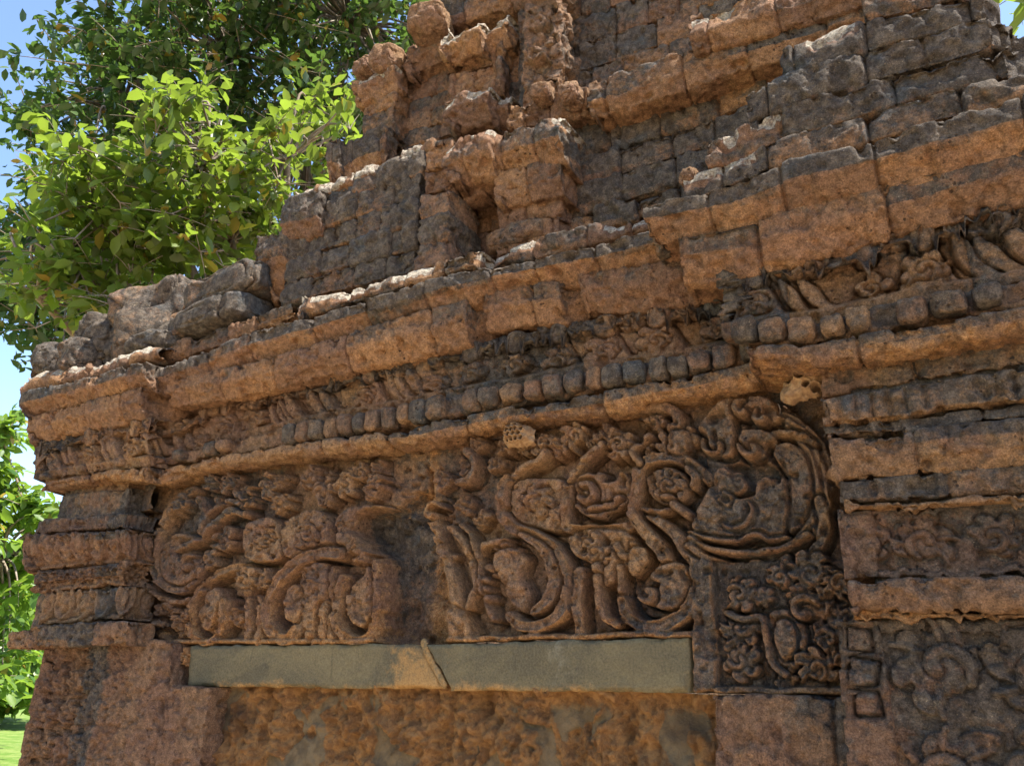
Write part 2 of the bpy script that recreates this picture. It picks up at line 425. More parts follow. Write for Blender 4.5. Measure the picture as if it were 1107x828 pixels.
# ------------------------------------------------------------------ relief canvas
class Canvas:
    """height map over (X,Z) on the plane y=y0; strokes are given in photograph pixels on that plane"""
    def __init__(s, x0, x1, z0, z1, res, y0, base):
        s.x = np.arange(x0, x1 + res / 2, res); s.z = np.arange(z0, z1 + res / 2, res); s.res = res; s.y0 = y0
        s.Xg, s.Zg = np.meshgrid(s.x, s.z, indexing='ij'); s.h = np.full(s.Xg.shape, float(base))
    def w(s, pts): return np.array([P(a, b, s.y0)[[0, 2]] for a, b in pts])
    def win(s, q, pad):
        i0 = max(0, int((q[:, 0].min() - pad - s.x[0]) / s.res)); i1 = min(len(s.x), int((q[:, 0].max() + pad - s.x[0]) / s.res) + 2)
        j0 = max(0, int((q[:, 1].min() - pad - s.z[0]) / s.res)); j1 = min(len(s.z), int((q[:, 1].max() + pad - s.z[0]) / s.res) + 2)
        return slice(i0, i1), slice(j0, j1)
    def layer(s, sl, new, inside, groove=None, gd=.012):
        cur = s.h[sl]
        if groove is not None: cur = np.minimum(cur, np.where(groove > 0, cur - gd * groove, cur))
        s.h[sl] = np.where(inside, np.maximum(new, cur * .2 + new * .8), cur)
    def stroke(s, pts, w, top, edge=.0085, world=False, taper=(1, 1), groove=.010, gd=.046, rim=0., center=0., spl=True):
        q = np.array(pts, float) if world else s.w(pts)
        if spl and len(q) > 2: q = catmull(q, 8)
        pad = w * 1.2 + groove * 2
        sl = s.win(q, pad)
        X, Z = s.Xg[sl], s.Zg[sl]
        if X.size == 0: return
        best = np.full(X.shape, 9.); tb = np.zeros(X.shape)
        L = np.concatenate([[0], np.cumsum(np.hypot(*np.diff(q, axis=0).T))]); L /= max(L[-1], 1e-9)
        for k in range(len(q) - 1):
            a, b = q[k], q[k + 1]; ab = b - a; l2 = ab.dot(ab) + 1e-12
            t = np.clip(((X - a[0]) * ab[0] + (Z - a[1]) * ab[1]) / l2, 0, 1)
            d = np.hypot(X - a[0] - t * ab[0], Z - a[1] - t * ab[1])
            mk = d < best; best[mk] = d[mk]; tb[mk] = (L[k] + t * (L[k + 1] - L[k]))[mk]
        tw = np.interp(tb, np.linspace(0, 1, len(taper)), taper)
        hw = w / 2 * tw
        e = hw - best                      # >0 inside
        g = sstep(-groove, 0, e) * (e < 0) if groove > 0 else None
        t = np.clip(e / np.maximum(np.minimum(edge, hw), 1e-5), 0, 1)
        prof = np.clip(1 - (1 - t) ** 3, 0, 1) ** .45
        base = top - .034
        new = base + (top - base) * prof
        if rim: new = new - rim * sstep(edge * .9, edge * 1.8, e)
        if center: new = new - (center + .005) * sstep(hw * .60, hw * .48, best)
        s.layer(sl, new, e > 0, g, gd)
    def poly(s, pts, top, edge=.014, dome=.0, groove=.009, gd=.044, world=False, spl=True, rim=0.):
        q = np.array(pts, float) if world else s.w(pts)
        if spl: q = catmull(np.vstack([q, q[:1]]), 5, closed=True)
        sl = s.win(q, .03); X, Z = s.Xg[sl], s.Zg[sl]
        if X.size == 0: return
        best = np.full(X.shape, 9.); ins = np.zeros(X.shape, bool)
        qq = np.vstack([q, q[:1]])
        for k in range(len(q)):
            a, b = qq[k], qq[k + 1]; ab = b - a; l2 = ab.dot(ab) + 1e-12
            t = np.clip(((X - a[0]) * ab[0] + (Z - a[1]) * ab[1]) / l2, 0, 1)
            best = np.minimum(best, np.hypot(X - a[0] - t * ab[0], Z - a[1] - t * ab[1]))
            c = ((a[1] > Z) != (b[1] > Z)) & (X < (b[0] - a[0]) * (Z - a[1]) / ((b[1] - a[1]) + 1e-12) + a[0]); ins ^= c
        e = np.where(ins, best, -best)
        g = sstep(-groove, 0, e) * (e < 0) if groove > 0 else None
        t = np.clip(e / min(edge, .011), 0, 1); prof = np.clip(1 - (1 - t) ** 3, 0, 1) ** .45
        base = top - .030
        new = base + (top - base) * prof + dome * sstep(0, .06, e)
        if rim: new = new - rim * sstep(edge * .8, edge * 1.7, e)
        s.layer(sl, new, e > 0, g, gd)
    def cut(s, pts, depth, edge=.02, world=False, rough=0.):
        q = np.array(pts, float) if world else s.w(pts)
        q = catmull(np.vstack([q, q[:1]]), 4, closed=True)
        sl = s.win(q, .03); X, Z = s.Xg[sl], s.Zg[sl]
        best = np.full(X.shape, 9.); ins = np.zeros(X.shape, bool); qq = np.vstack([q, q[:1]])
        for k in range(len(q)):
            a, b = qq[k], qq[k + 1]; ab = b - a; l2 = ab.dot(ab) + 1e-12
            t = np.clip(((X - a[0]) * ab[0] + (Z - a[1]) * ab[1]) / l2, 0, 1)
            best = np.minimum(best, np.hypot(X - a[0] - t * ab[0], Z - a[1] - t * ab[1]))
            c = ((a[1] > Z) != (b[1] > Z)) & (X < (b[0] - a[0]) * (Z - a[1]) / ((b[1] - a[1]) + 1e-12) + a[0]); ins ^= c
        p3 = np.stack([X, 0 * X, Z], -1)
        e = np.where(ins, best, -best) + .012 * fbm(p3, 22, 3, 9)
        s.h[sl] = np.where(e > 0, s.h[sl] * (1 - sstep(0, edge, e)) + (depth + rough * fbm(p3, 9, 4, 4)) * sstep(0, edge, e), s.h[sl])
    def curl(s, c, r, a0, turns, w, top, sign=1, world=False, **kw):
        c = np.array(c, float) if world else s.w([c])[0]
        turns = min(turns, .75); n = int(14 * abs(turns)) + 5; t = np.linspace(0, 1, n)
        a = a0 + sign * turns * 2 * math.pi * t; rr = r * (1 - .78 * t)
        q = np.stack([c[0] + rr * np.cos(a), c[1] + rr * np.sin(a)], -1)
        s.stroke(q, w, top, world=True, taper=(.55, 1, .9, 1.1), spl=False, **kw)
    def drill(s, c, r, depth):
        q = np.array([c]); sl = s.win(q, r * 3); d = np.hypot(s.Xg[sl] - c[0], s.Zg[sl] - c[1])
        if d.size: s.h[sl] = s.h[sl] - depth * np.exp(-(d / r) ** 4)
    def frond(s, c, r, a0, top, sign=1, lobes=5, seed=0, world=False, w=None):
        """acanthus leaf: one flat scalloped leaf with drilled notches, raised border and a hooked midrib"""
        rg = np.random.RandomState(seed); c = np.array(c, float) if world else s.w([c])[0]
        n = lobes + 1; th = np.linspace(0, 2 * math.pi, 60, endpoint=False); span = 4.9
        ph = (th - math.pi) / span                              # -.5..+.5 over the lobed side
        on = np.abs(ph) < .5
        lob = np.abs(np.cos(math.pi * n * (ph + .5) + math.pi / 2)) ** .55
        am = 1 + .18 * np.interp(th, np.linspace(0, 2 * math.pi, 9), np.append(rg.uniform(-1, 1, 8), 0))
        rr = r * np.where(on, (.66 + .44 * lob) * am * (1 - .25 * np.abs(ph) * 2), .50)
        an = th - math.pi + a0 + sign * .55 * (rr / r - .6)
        pts = c + np.stack([np.cos(an), np.sin(an)], -1) * rr[:, None]
        s.poly(pts, top, edge=.0075, groove=.008, gd=.03, world=True, spl=False, rim=.0045, dome=.003)
        for k in range(1, n):
            a = a0 + span * (k / n - .5) + sign * .05; q = c + np.array([math.cos(a), math.sin(a)]) * r * .70
            s.drill(q, r * .10, .028)
        for k in range(n):
            if rg.rand() < .55:
                a = a0 + span * ((k + .5) / n - .5); t = np.linspace(.35, .92, 5)
                q = c + np.stack([np.cos(a + sign * t * .5), np.sin(a + sign * t * .5)], -1) * (r * t)[:, None]
                s.stroke(q, r * .17, top + .003, world=True, taper=(.5, 1, .8), spl=False, edge=.005, groove=.004, gd=.008)
        ang = a0 + math.pi + sign * np.linspace(.3, 4.4, 12); rad = r * np.linspace(.52, .14, 12)
        q = c + np.stack([np.cos(ang), np.sin(ang)], -1) * rad[:, None]
        s.stroke(q, r * .26, top + .006, world=True, taper=(.6, 1, .9, 1.1), spl=False, edge=.006, groove=.006, gd=.020)
def catmull(q, k, closed=False):
    out = []; n = len(q)
    for i in range(n - 1):
        p0 = q[i - 1] if i > 0 else (q[n - 2] if closed else 2 * q[0] - q[1])
        p1, p2 = q[i], q[i + 1]
        p3 = q[i + 2] if i + 2 < n else (q[1] if closed else 2 * q[-1] - q[-2])
        for t in np.arange(k) / k:
            out.append(.5 * ((2 * p1) + (p2 - p0) * t + (2 * p0 - 5 * p1 + 4 * p2 - p3) * t * t + (3 * p1 - p0 - 3 * p2 + p3) * t ** 3))
    if not closed: out.append(q[-1])
    return np.array(out)
# ------------------------------------------------------------------ ground
def ground():
    s = NT('sandy_ground_and_grass')
    n = s.noise(.12, 4, .6)
    c = s.mix(s.ramp(s.noise(.9, 6, .65), .4, .62), (.50, .37, .24), (.43, .30, .18))
    sx = s.n('ShaderNodeSeparateXYZ'); s.l(s.co, sx.inputs[0])
    far = s.math('ADD', s.math('MULTIPLY', sx.outputs[0], -.13), s.math('MULTIPLY', n, 1.2))
    g = s.mix(s.ramp(s.noise(3, 5, .6), .4, .6), (.10, .17, .03), (.17, .22, .06))
    c = s.mix(s.ramp(far, 1.35, 1.9), c, g)
    m = s.done(c, s.bump(s.noise(14, 8, .7), .04, .8), .95, .1)
    xs = np.concatenate([-np.geomspace(900, 12, 14), np.linspace(-11, 8, 60), np.geomspace(9, 900, 14)])
    ys = np.concatenate([-np.geomspace(900, 12, 14), np.linspace(-11, 11, 60), np.geomspace(12, 900, 14)])
    X, Y = np.meshgrid(xs, ys, indexing='ij'); p = np.stack([X, Y, 0 * X], -1)
    Z = .05 * fbm(p, .5, 3, 2) * np.exp(-np.hypot(X, Y) / 60) - .02
    Z = Z - .06 * ((np.abs(X + 1.6) < 3.2) & (Y > -.5) & (Y < 3))
    tag(link_mesh('ground', np.stack([X, Y, Z], -1).reshape(-1, 3), grid_faces(len(xs), len(ys), False), m), kind='structure')
ground()

# ------------------------------------------------------------------ the temple tower
TOWER = empty('temple_tower', (-1.65, 0, 0))
tag(TOWER, 'ruined orange sandstone temple doorway tower with carved lintel and stepped broken cornices', 'temple')

# solid masonry behind the faces: the body the courses are bonded to
def core(name, boxes):
    V, Fc = [], []
    for (x0, x1, y0, y1, z0, z1) in boxes:
        n = len(V)
        V += [(x0, y0, z0), (x1, y0, z0), (x1, y1, z0), (x0, y1, z0), (x0, y0, z1), (x1, y0, z1), (x1, y1, z1), (x0, y1, z1)]
        Fc += [[n + i for i in q] for q in ((0, 1, 5, 4), (1, 2, 6, 5), (2, 3, 7, 6), (3, 0, 4, 7), (4, 5, 6, 7), (3, 2, 1, 0))]
    mk = np.tile([.6, .4, .1], (len(V), 1))
    return link_mesh(name, V, Fc, M_BRICK, TOWER, mk, smooth=False)

# ---- lintel ---------------------------------------------------------------------------------
LX0, LX1 = P(136, 640)[0], P(892, 560)[0]
cv = Canvas(LX0 - .02, .00 + LX1 + .05, 1.50, 2.44, .0024, 0., -.085)
GR = -.055
# weak undulation of the sunk ground
p3 = np.stack([cv.Xg, 0 * cv.Xg, cv.Zg], -1)
cv.h += .006 * fbm(p3, 7, 2, 21)
W = .0033   # metres per pixel near the middle of the lintel, for stroke widths
def wpx(w): return w * W
# background filler: small curls in the gaps
fill = [(500, 500, 15), (530, 500, 14), (590, 480, 13), (640, 475, 13), (735, 470, 14), (475, 520, 12), (770, 600, 10), (560, 480, 11), (690, 480, 12),
        (250, 520, 12), (300, 515, 12), (345, 515, 12), (365, 530, 10), (230, 540, 10), (265, 540, 9), (400, 505, 12), (180, 660, 12), (190, 680, 10), (165, 680, 9),
        (495, 545, 13), (515, 560, 12), (480, 600, 10), (640, 690, 8), (600, 540, 10)]
for k, (a, b, r) in enumerate(fill):
    cv.frond((a, b), r * W, k * 1.7, -.016, 1 if k % 2 else -1, 3, seed=k)
# right half --------------------------------------------------------------
cv.poly([(545, 530), (560, 516), (600, 514), (607, 530), (606, 560), (600, 572), (560, 566), (546, 552)], -.02, .012)
cv.stroke([(568, 504), (553, 513), (543, 522), (540, 539), (541, 556), (553, 570), (575, 578), (594, 590), (607, 611), (612, 633), (607, 654), (597, 668), (578, 677), (560, 676), (549, 664)], wpx(11.5), .004, taper=(.8, 1, 1.1, 1.2, .9), center=.007)
cv.stroke([(560, 577), (578, 588), (590, 605), (594, 628), (588, 648), (572, 660)], wpx(13), -.006, taper=(.5, 1, 1.1, .8), rim=.008)
cv.stroke([(545, 583), (520, 588), (513, 605), (518, 640), (528, 668)], wpx(7), -.006)
cv.frond((542, 608), 19 * W, 2.2, .0, -1, 5, seed=31, w=10 * W)
cv.poly([(530, 600), (548, 590), (564, 602), (560, 622), (568, 640), (562, 662), (548, 650), (538, 630)], -.010, .012, rim=.006)
for q in ((521, 625), (520, 635), (524, 645)): cv.stroke([q, (q[0] + 1, q[1] + 1)], wpx(8), .0, spl=False)
cv.stroke([(631, 492), (620, 505), (612, 517), (608, 539), (608, 557), (612, 570), (640, 572), (672, 569), (682, 560)], wpx(11), .004, center=.006)
cv.frond((575, 540), 19 * W, 1.0, -.004, -1, 4, seed=8)
cv.poly([(620, 516), (640, 508), (650, 510), (650, 518), (664, 518), (668, 508), (676, 512), (680, 530), (672, 545), (655, 552), (648, 560), (630, 556), (618, 545)], -.004, .012, rim=.008)
cv.stroke([(626, 522), (636, 522), (640, 534), (632, 540), (624, 536)], wpx(7), .002)
cv.stroke([(633, 548), (655, 544), (668, 536)], wpx(6), .004)
# inverted face-like leaf knot under vine B
cv.poly([(610, 582), (624, 572), (650, 570), (676, 574), (690, 590), (694, 604), (686, 616), (672, 612), (664, 625), (640, 640), (636, 612), (616, 600)], -.004, .014, rim=.006)
cv.frond((642, 598), 17 * W, 1.2, .006, 1, 4, seed=17)
cv.stroke([(664, 588), (670, 600), (678, 598), (682, 586)], wpx(6), .006)
cv.stroke([(643, 612), (646, 640), (650, 665), (666, 672)], wpx(9), -.002, taper=(1, 1, .8))
cv.stroke([(668, 612), (668, 640), (668, 672)], wpx(6), -.006)
cv.stroke([(622, 618), (620, 650), (622, 684)], wpx(13), -.016, rim=.004)
cv.stroke([(644, 625), (646, 645), (652, 664), (664, 676)], wpx(8), -.0)
# vine C and its big return scroll
cv.stroke([(764, 518), (752, 505), (731, 494), (709, 494), (693, 501), (687, 518), (684, 541), (682, 553), (695, 573), (712, 592), (720, 606), (720, 618)], wpx(11.5), .008, taper=(.8, 1, 1, 1.1, 1), center=.007, groove=.02, gd=.03)
cv.stroke([(700, 556), (722, 572), (740, 592), (750, 618), (748, 642), (736, 663), (714, 675), (692, 676), (676, 665), (670, 648)], wpx(12), .004, taper=(.7, 1, 1.1, 1.1, .8), center=.007, groove=.014)
cv.poly([(708, 612), (734, 606), (742, 622), (738, 644), (724, 658), (704, 656), (692, 648), (690, 640), (702, 640), (712, 632), (702, 624)], -.002, .014, rim=.004)
cv.curl((700, 640), 9 * W, 3.6, .6, 7 * W, .006, 1)
cv.poly([(684, 622), (694, 612), (700, 602), (694, 588), (680, 590), (676, 606), (678, 620)], -.01, .012)
cv.poly([(698, 512), (716, 502), (734, 506), (744, 520), (738, 540), (720, 545), (706, 540), (697, 528)], -.008, .014, rim=.006)
cv.frond((722, 524), 16 * W, 2.0, .004, -1, 3, seed=18)
cv.stroke([(694, 548), (712, 552), (722, 548), (724, 538), (716, 536)], wpx(6), .006)
cv.stroke([(742, 505), (750, 514), (748, 524)], wpx(7), .006)
cv.stroke([(726, 545), (740, 556), (752, 560)], wpx(8), .0)
# top row buds
for k, (a, b) in enumerate([(512, 480), (545, 478), (585, 478), (600, 478), (648, 470), (668, 480), (704, 455), (722, 478), (618, 470)]):
    cv.frond((a, b), (13 + (k % 3) * 2) * W, 2.2 + k * .8, -.002, 1 if k % 2 == 0 else -1, 4, seed=50 + k)
cv.stroke([(690, 500), (682, 488), (690, 478), (700, 470)], wpx(7), .002)
cv.stroke([(612, 516), (625, 500), (640, 486), (648, 478)], wpx(8), .002)
cv.stroke([(553, 513), (565, 505), (580, 498), (588, 488)], wpx(8), .002)
cv.stroke([(688, 440), (700, 438), (722, 440), (730, 452), (724, 462)], wpx(11), .004)
cv.poly([(722, 466), (740, 462), (742, 480), (734, 490), (720, 486)], .0, .012)
# the great end volute
cv.poly([(752, 452), (768, 436), (800, 424), (840, 430), (872, 455), (893, 490), (897, 540), (884, 582), (846, 600), (800, 604), (764, 590), (742, 572), (748, 545), (760, 520)], -.052, .006, groove=0)
cv.poly([(756, 452), (772, 434), (792, 426), (797, 440), (790, 452), (792, 470), (790, 490), (776, 492), (764, 482), (760, 468), (750, 462)], -.012, .014, rim=.004, groove=.016)
cv.curl((772, 478), 14 * W, 2.6, .55, 5 * W, .000, 1)
cv.stroke([(828, 446), (846, 450), (862, 462), (878, 484), (887, 510), (886, 540), (876, 562), (862, 578)], wpx(18), -.002, taper=(.5, .9, 1.1, 1.1, .8, .45), groove=.03, gd=.03, edge=.02)
cv.stroke([(820, 446), (840, 449), (862, 460), (882, 488), (893, 520), (891, 552), (878, 575)], wpx(5), .006, groove=.01, gd=.02)
cv.poly([(792, 430), (812, 424), (834, 430), (838, 446), (846, 450), (834, 456), (820, 454), (812, 440), (806, 450), (796, 448)], -.006, .012, groove=.014)
cv.curl((802, 442), 10 * W, 1.5, .55, 7 * W, .006, 1); cv.curl((824, 450), 9 * W, 2.2, .5, 7 * W, .006, 1)
cv.stroke([(880, 478), (862, 468), (838, 466), (818, 468), (806, 478), (802, 488)], wpx(6), .002, groove=.012)
cv.poly([(800, 464), (820, 462), (836, 470), (838, 480), (826, 478), (822, 490), (808, 492), (798, 484), (796, 472)], -.006, .014, rim=.0, groove=.016)
cv.curl((812, 482), 11 * W, 3.0, .5, 7 * W, .006, 1)
cv.poly([(832, 482), (850, 474), (866, 486), (876, 512), (874, 545), (862, 568), (848, 572), (850, 540), (846, 512), (838, 498)], -.010, .02, rim=.003, groove=.014)
cv.poly([(760, 530), (768, 522), (784, 524), (794, 536), (806, 534), (820, 528), (828, 516), (846, 512), (850, 540), (848, 568), (836, 580), (812, 582), (790, 584), (764, 578), (744, 572), (748, 552)], -.008, .014, groove=.018)
cv.poly([(768, 522), (772, 508), (780, 503), (786, 508), (788, 514), (797, 512), (806, 524), (796, 532), (780, 530)], -.008, .008, groove=0)
cv.stroke([(818, 534), (820, 522), (826, 516), (832, 520)], wpx(6), -.004, groove=0)
cv.cut([(786, 500), (806, 496), (832, 498), (846, 510), (840, 520), (824, 512), (814, 528), (806, 520), (796, 508)], -.10, .012)
cv.stroke([(780, 530), (788, 536), (784, 544), (776, 538)], wpx(4), -.002, groove=.01, gd=.02)
cv.stroke([(808, 540), (812, 552), (802, 566), (786, 569), (778, 564)], wpx(5), .006, groove=.014, gd=.03, taper=(.5, 1, 1, .5))
cv.stroke([(740, 573), (752, 579), (775, 583), (792, 584), (806, 578), (818, 576), (828, 582), (850, 580)], wpx(5), .004, groove=.01)
cv.stroke([(742, 580), (758, 590), (790, 596), (822, 594), (850, 588), (872, 576)], wpx(6), .0, groove=.012)
cv.stroke([(742, 588), (762, 602), (790, 609), (812, 606), (830, 610), (846, 600)], wpx(7), -.012, groove=.01)
cv.stroke([(884, 540), (890, 560), (886, 582), (876, 594)], wpx(10), -.016)
# end block, square field
cv.poly([(768, 604), (930, 600), (934, 744), (774, 742)], -.052, .01, groove=0, spl=False)
cv.poly([(828, 664), (846, 658), (862, 666), (870, 690), (866, 712), (850, 724), (834, 718), (826, 695)], -.010, .016, rim=.006)
cv.poly([(836, 672), (846, 668), (856, 674), (860, 692), (856, 706), (846, 712), (838, 704), (834, 688)], -.002, .012)
for k, (a, b, r) in enumerate([(796, 640, 15), (842, 624, 13), (876, 618, 16), (886, 655, 15), (800, 676, 17), (796, 712, 16), (894, 690, 17), (880, 722, 15), (848, 736, 9), (905, 630, 13), (915, 665, 12), (822, 645, 9), (912, 715, 12), (860, 645, 8)]):
    cv.frond((a, b), r * W * 1.12, 1.1 * k, -.008, 1 if k % 2 else -1, 4, seed=80 + k)
cv.curl((868, 660), 12 * W, .4, 1.2, 7 * W, .004, 1)
cv.stroke([(784, 660), (800, 668), (820, 666), (826, 690), (832, 716), (846, 728)], wpx(6), .0)
# left half ----------------------------------------------------------------
W = .0040
cv.stroke([(205, 528), (196, 533), (186, 542), (176, 556), (167, 572), (163, 592), (161, 612), (170, 628), (190, 636), (205, 628), (214, 616)], wpx(11), .002, taper=(.8, 1, 1, 1.1, .8), center=.007, groove=.016)
cv.stroke([(155, 632), (166, 644), (186, 650), (206, 645), (220, 634)], wpx(6), .0)
cv.poly([(176, 585), (190, 574), (204, 580), (200, 596), (212, 604), (206, 624), (188, 632), (170, 622), (166, 602)], -.010, .016, rim=.004)
cv.curl((200, 610), 10 * W, 1.0, 1.0, 6 * W, .004, 1)
cv.stroke([(262, 556), (250, 551), (235, 558), (221, 571), (205, 585), (190, 592)], wpx(9), .006, groove=.016)
cv.stroke([(260, 548), (246, 541), (228, 548), (214, 560)], wpx(6), .004)
cv.stroke([(212, 540), (214, 556), (212, 572)], wpx(10), .0); cv.frond((192, 545), 13 * W, 2.0, .004, 1, 3, seed=3)
cv.frond((237, 585), 17 * W, 1.5, .0, 1, 4, seed=4); cv.frond((222, 604), 12 * W, .5, -.004, -1, 3, seed=5)
cv.poly([(268, 562), (282, 556), (296, 562), (302, 585), (300, 604), (270, 607), (259, 592), (260, 574)], -.006, .02)
cv.frond((285, 582), 14 * W, 2.2, .006, -1, 4, seed=6)
cv.poly([(303, 566), (318, 554), (342, 550), (352, 560), (356, 585), (352, 602), (318, 606), (304, 596)], -.002, .024)
cv.frond((332, 576), 17 * W, 4.2, .008, -1, 4, seed=16)
cv.poly([(360, 562), (372, 548), (392, 543), (412, 545), (416, 562), (408, 574), (388, 588), (366, 600), (360, 582)], -.002, .03)
cv.stroke([(262, 612), (240, 616), (222, 628), (208, 645), (202, 665), (203, 684), (213, 694), (228, 690), (237, 670), (240, 650)], wpx(8), .002, groove=.014, center=.006)
cv.poly([(222, 640), (232, 634), (236, 648), (228, 672), (218, 682), (212, 672), (216, 652)], -.006, .014, rim=.004)
cv.frond((262, 628), 15 * W, 1.0, .002, -1, 4, seed=7); cv.frond((250, 665), 12 * W, 4.0, -.012, 1, 3, seed=9)
for px, a, b in ((264, 640, 690), (277, 645, 692), (333, 655, 692), (346, 640, 692), (356, 612, 690)): cv.stroke([(px, a), (px - 1, b)], wpx(9), -.004, taper=(.7, 1, 1.1))
cv.frond((280, 626), 11 * W, 0, .0, 1, 4, seed=12)
cv.stroke([(364, 598), (345, 597), (322, 606), (304, 622), (291, 642), (286, 662), (289, 680), (300, 690), (314, 688), (322, 672)], wpx(12), .006, groove=.016, center=.007)
cv.poly([(322, 616), (345, 606), (352, 622), (348, 645), (338, 655), (334, 690), (326, 690), (322, 650)], -.008, .016)
cv.poly([(304, 640), (316, 630), (322, 650), (318, 672), (306, 668)], -.008, .014)
cv.stroke([(368, 624), (361, 645), (359, 667), (366, 684), (380, 692), (396, 688), (404, 668), (405, 640), (404, 606)], wpx(9), .004, groove=.012, center=.006)
cv.poly([(372, 634), (384, 622), (394, 610), (398, 635), (396, 664), (386, 678), (374, 672), (368, 654)], -.014, .016, rim=.003)
cv.frond((385, 595), 14 * W, .2, .002, -1, 4, seed=15)
for k, (a, b) in enumerate([(243, 522), (262, 535), (290, 522), (300, 540), (332, 514), (346, 532), (385, 512), (400, 528), (372, 520), (225, 518)]):
    cv.frond((a, b), (12 + (k % 3) * 2) * W, 2.2 + k * .9, .0, 1 if k % 2 == 0 else -1, 4, seed=120 + k)
# strip beside the opening, left end block
for k, (a, b, r) in enumerate([(176, 655, 11), (188, 672, 11), (172, 690, 8), (196, 662, 9), (180, 715, 12), (196, 712, 10), (165, 660, 8)]):
    cv.frond((a, b), r * W, 2 + k, -.006, 1 if k % 2 else -1, 3, seed=140 + k)
W = .0033
# the broken left flank of the right-hand block
cv.stroke([(462, 560), (472, 590), (484, 625), (492, 660), (500, 688)], wpx(12), -.008, taper=(.8, 1, 1.1, 1), rim=.003)
cv.stroke([(480, 568), (496, 585), (506, 610), (508, 636), (502, 655)], wpx(8), -.002, center=.006)
cv.stroke([(492, 565), (505, 580), (514, 606), (516, 640)], wpx(5), -.002)
cv.curl((463, 552), 12 * W, .5, 1.2, 7 * W, .0, 1)
cv.poly([(474, 664), (488, 655), (502, 668), (508, 690), (474, 690)], -.012, .012)
cv.stroke([(500, 485), (510, 498), (504, 515), (492, 520)], wpx(9), -.004)
cv.stroke([(150, 694), (205, 693), (400, 692), (520, 690), (748, 684)], .02, -.002, edge=.008, groove=0, spl=False)
cv.poly([(746, 612), (756, 602), (768, 606), (771, 660), (774, 746), (745, 749)], -.006, .012, groove=0, spl=False)
cv.stroke([(774, 745), (934, 748)], .02, -.004, edge=.008, groove=0, spl=False)
cv.stroke([(160, 742), (200, 742)], .02, -.004, edge=.008, groove=0, spl=False)
# the hole where a piece has fallen out
cv.cut([(378, 560), (392, 547), (412, 543), (428, 528), (434, 508), (445, 496), (455, 505), (452, 535), (456, 562), (466, 600), (472, 640), (474, 700), (403, 700), (405, 670), (409, 640), (402, 606), (388, 590), (376, 578)], -.16, .014, rough=.03)
cv.cut([(404, 500), (430, 490), (448, 492), (450, 520), (436, 532), (414, 524)], -.09, .02, rough=.02)
def canvas_mesh(name, cv, mask_fn, parent, rough=.0022, mat=None, keep=None):
    p = np.stack([cv.Xg, 0 * cv.Xg, cv.Zg], -1)
    h = cv.h.copy()
    for _ in range(1):
        h[1:-1] = .5 * h[1:-1] + .25 * (h[:-2] + h[2:]); h[:, 1:-1] = .5 * h[:, 1:-1] + .25 * (h[:, :-2] + h[:, 2:])
    # wear: parts of the carving are rubbed down
    hb = h.copy()
    for _ in range(8):
        hb[1:-1] = .5 * hb[1:-1] + .25 * (hb[:-2] + hb[2:]); hb[:, 1:-1] = .5 * hb[:, 1:-1] + .25 * (hb[:, :-2] + hb[:, 2:])
    wear = sstep(.1, .7, fbm(p, 6, 3, 41))
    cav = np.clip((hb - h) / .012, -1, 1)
    h = h + (hb - h) * wear * .45
    pn = fbm(p, 32, 2, 31)
    h = h - .013 * sstep(.27, .33, fbm(p, 15, 3, 90)) * sstep(-.05, -.015, h) * .8 - .007 * sstep(.30, .35, fbm(p, 40, 2, 93)) * sstep(-.05, -.015, h)
    h = h + rough * 1.7 * fbm(p, 45, 3, 61) + .005 * fbm(p, 9, 3, 62) - np.where(pn > .5, (pn - .5) * .05, 0)
    V = np.stack([cv.Xg + .003 * fbm(p, 14, 2, 71), cv.y0 - h, cv.Zg + .003 * fbm(p, 14, 2, 72)], -1)
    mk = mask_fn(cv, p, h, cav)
    q = grid_faces(len(cv.x), len(cv.z), False)
    if keep is not None:
        kf = keep(cv).ravel(); q = q[kf[q].all(1)]
        used = np.unique(q); mp = np.full(kf.size, -1); mp[used] = np.arange(len(used)); q = mp[q]
        V = V.reshape(-1, 3)[used]; mk = mk.reshape(-1, 3)[used]
    return link_mesh(name, V.reshape(-1, 3), q, mat or M_STONE, parent, np.clip(mk, 0, 1.2).reshape(-1, 3))
def lint_mask(cv, p, h, cav):
    low = fbm(p, 1.8, 3, 81)
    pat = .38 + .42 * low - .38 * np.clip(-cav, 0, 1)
    # black crust on the right end volute, ochre towards the opening
    pat = pat + .02 * sstep(-1.0, -.4, cv.Xg) - .1 * sstep(1.85, 1.66, cv.Zg)
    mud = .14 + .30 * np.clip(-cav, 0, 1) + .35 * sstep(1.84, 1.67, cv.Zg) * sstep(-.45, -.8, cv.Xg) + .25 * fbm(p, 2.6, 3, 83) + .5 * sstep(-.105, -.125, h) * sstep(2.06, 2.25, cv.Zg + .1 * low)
    bx = P(455, 590)[0]
    mud = mud + .55 * np.exp(-((cv.Xg - bx - .25 * (1.9 - cv.Zg) * .3) / .05) ** 2)
    pat = pat + .6 * sstep(-.105, -.125, h) * sstep(2.25, 2.05, cv.Zg)  # lower floor of the hole darkened, recess shade put into the colour
    tint = .3 + .5 * fbm(p, 3.5, 2, 85)
    return np.stack([pat, tint, mud], -1)
ZB_R = P(850, 748)[2]; ZB_B = P(745, 690)[2]; XBR = P(744, 700)[0]; XBL = P(205, 700)[0]
def lint_keep(cv):
    zt = np.interp(cv.Xg, [P(205, 698, .012)[0], P(744, 689, .006)[0]], [P(205, 698, .012)[2], P(744, 689, .006)[2]]) - .004
    inside = (cv.Zg < zt) & (cv.Xg > XBL) & (cv.Xg < XBR)
    return ~inside & (cv.Zg > ZB_R - .01)
LINTEL = canvas_mesh('carved_lintel', cv, lint_mask, TOWER, keep=lint_keep)
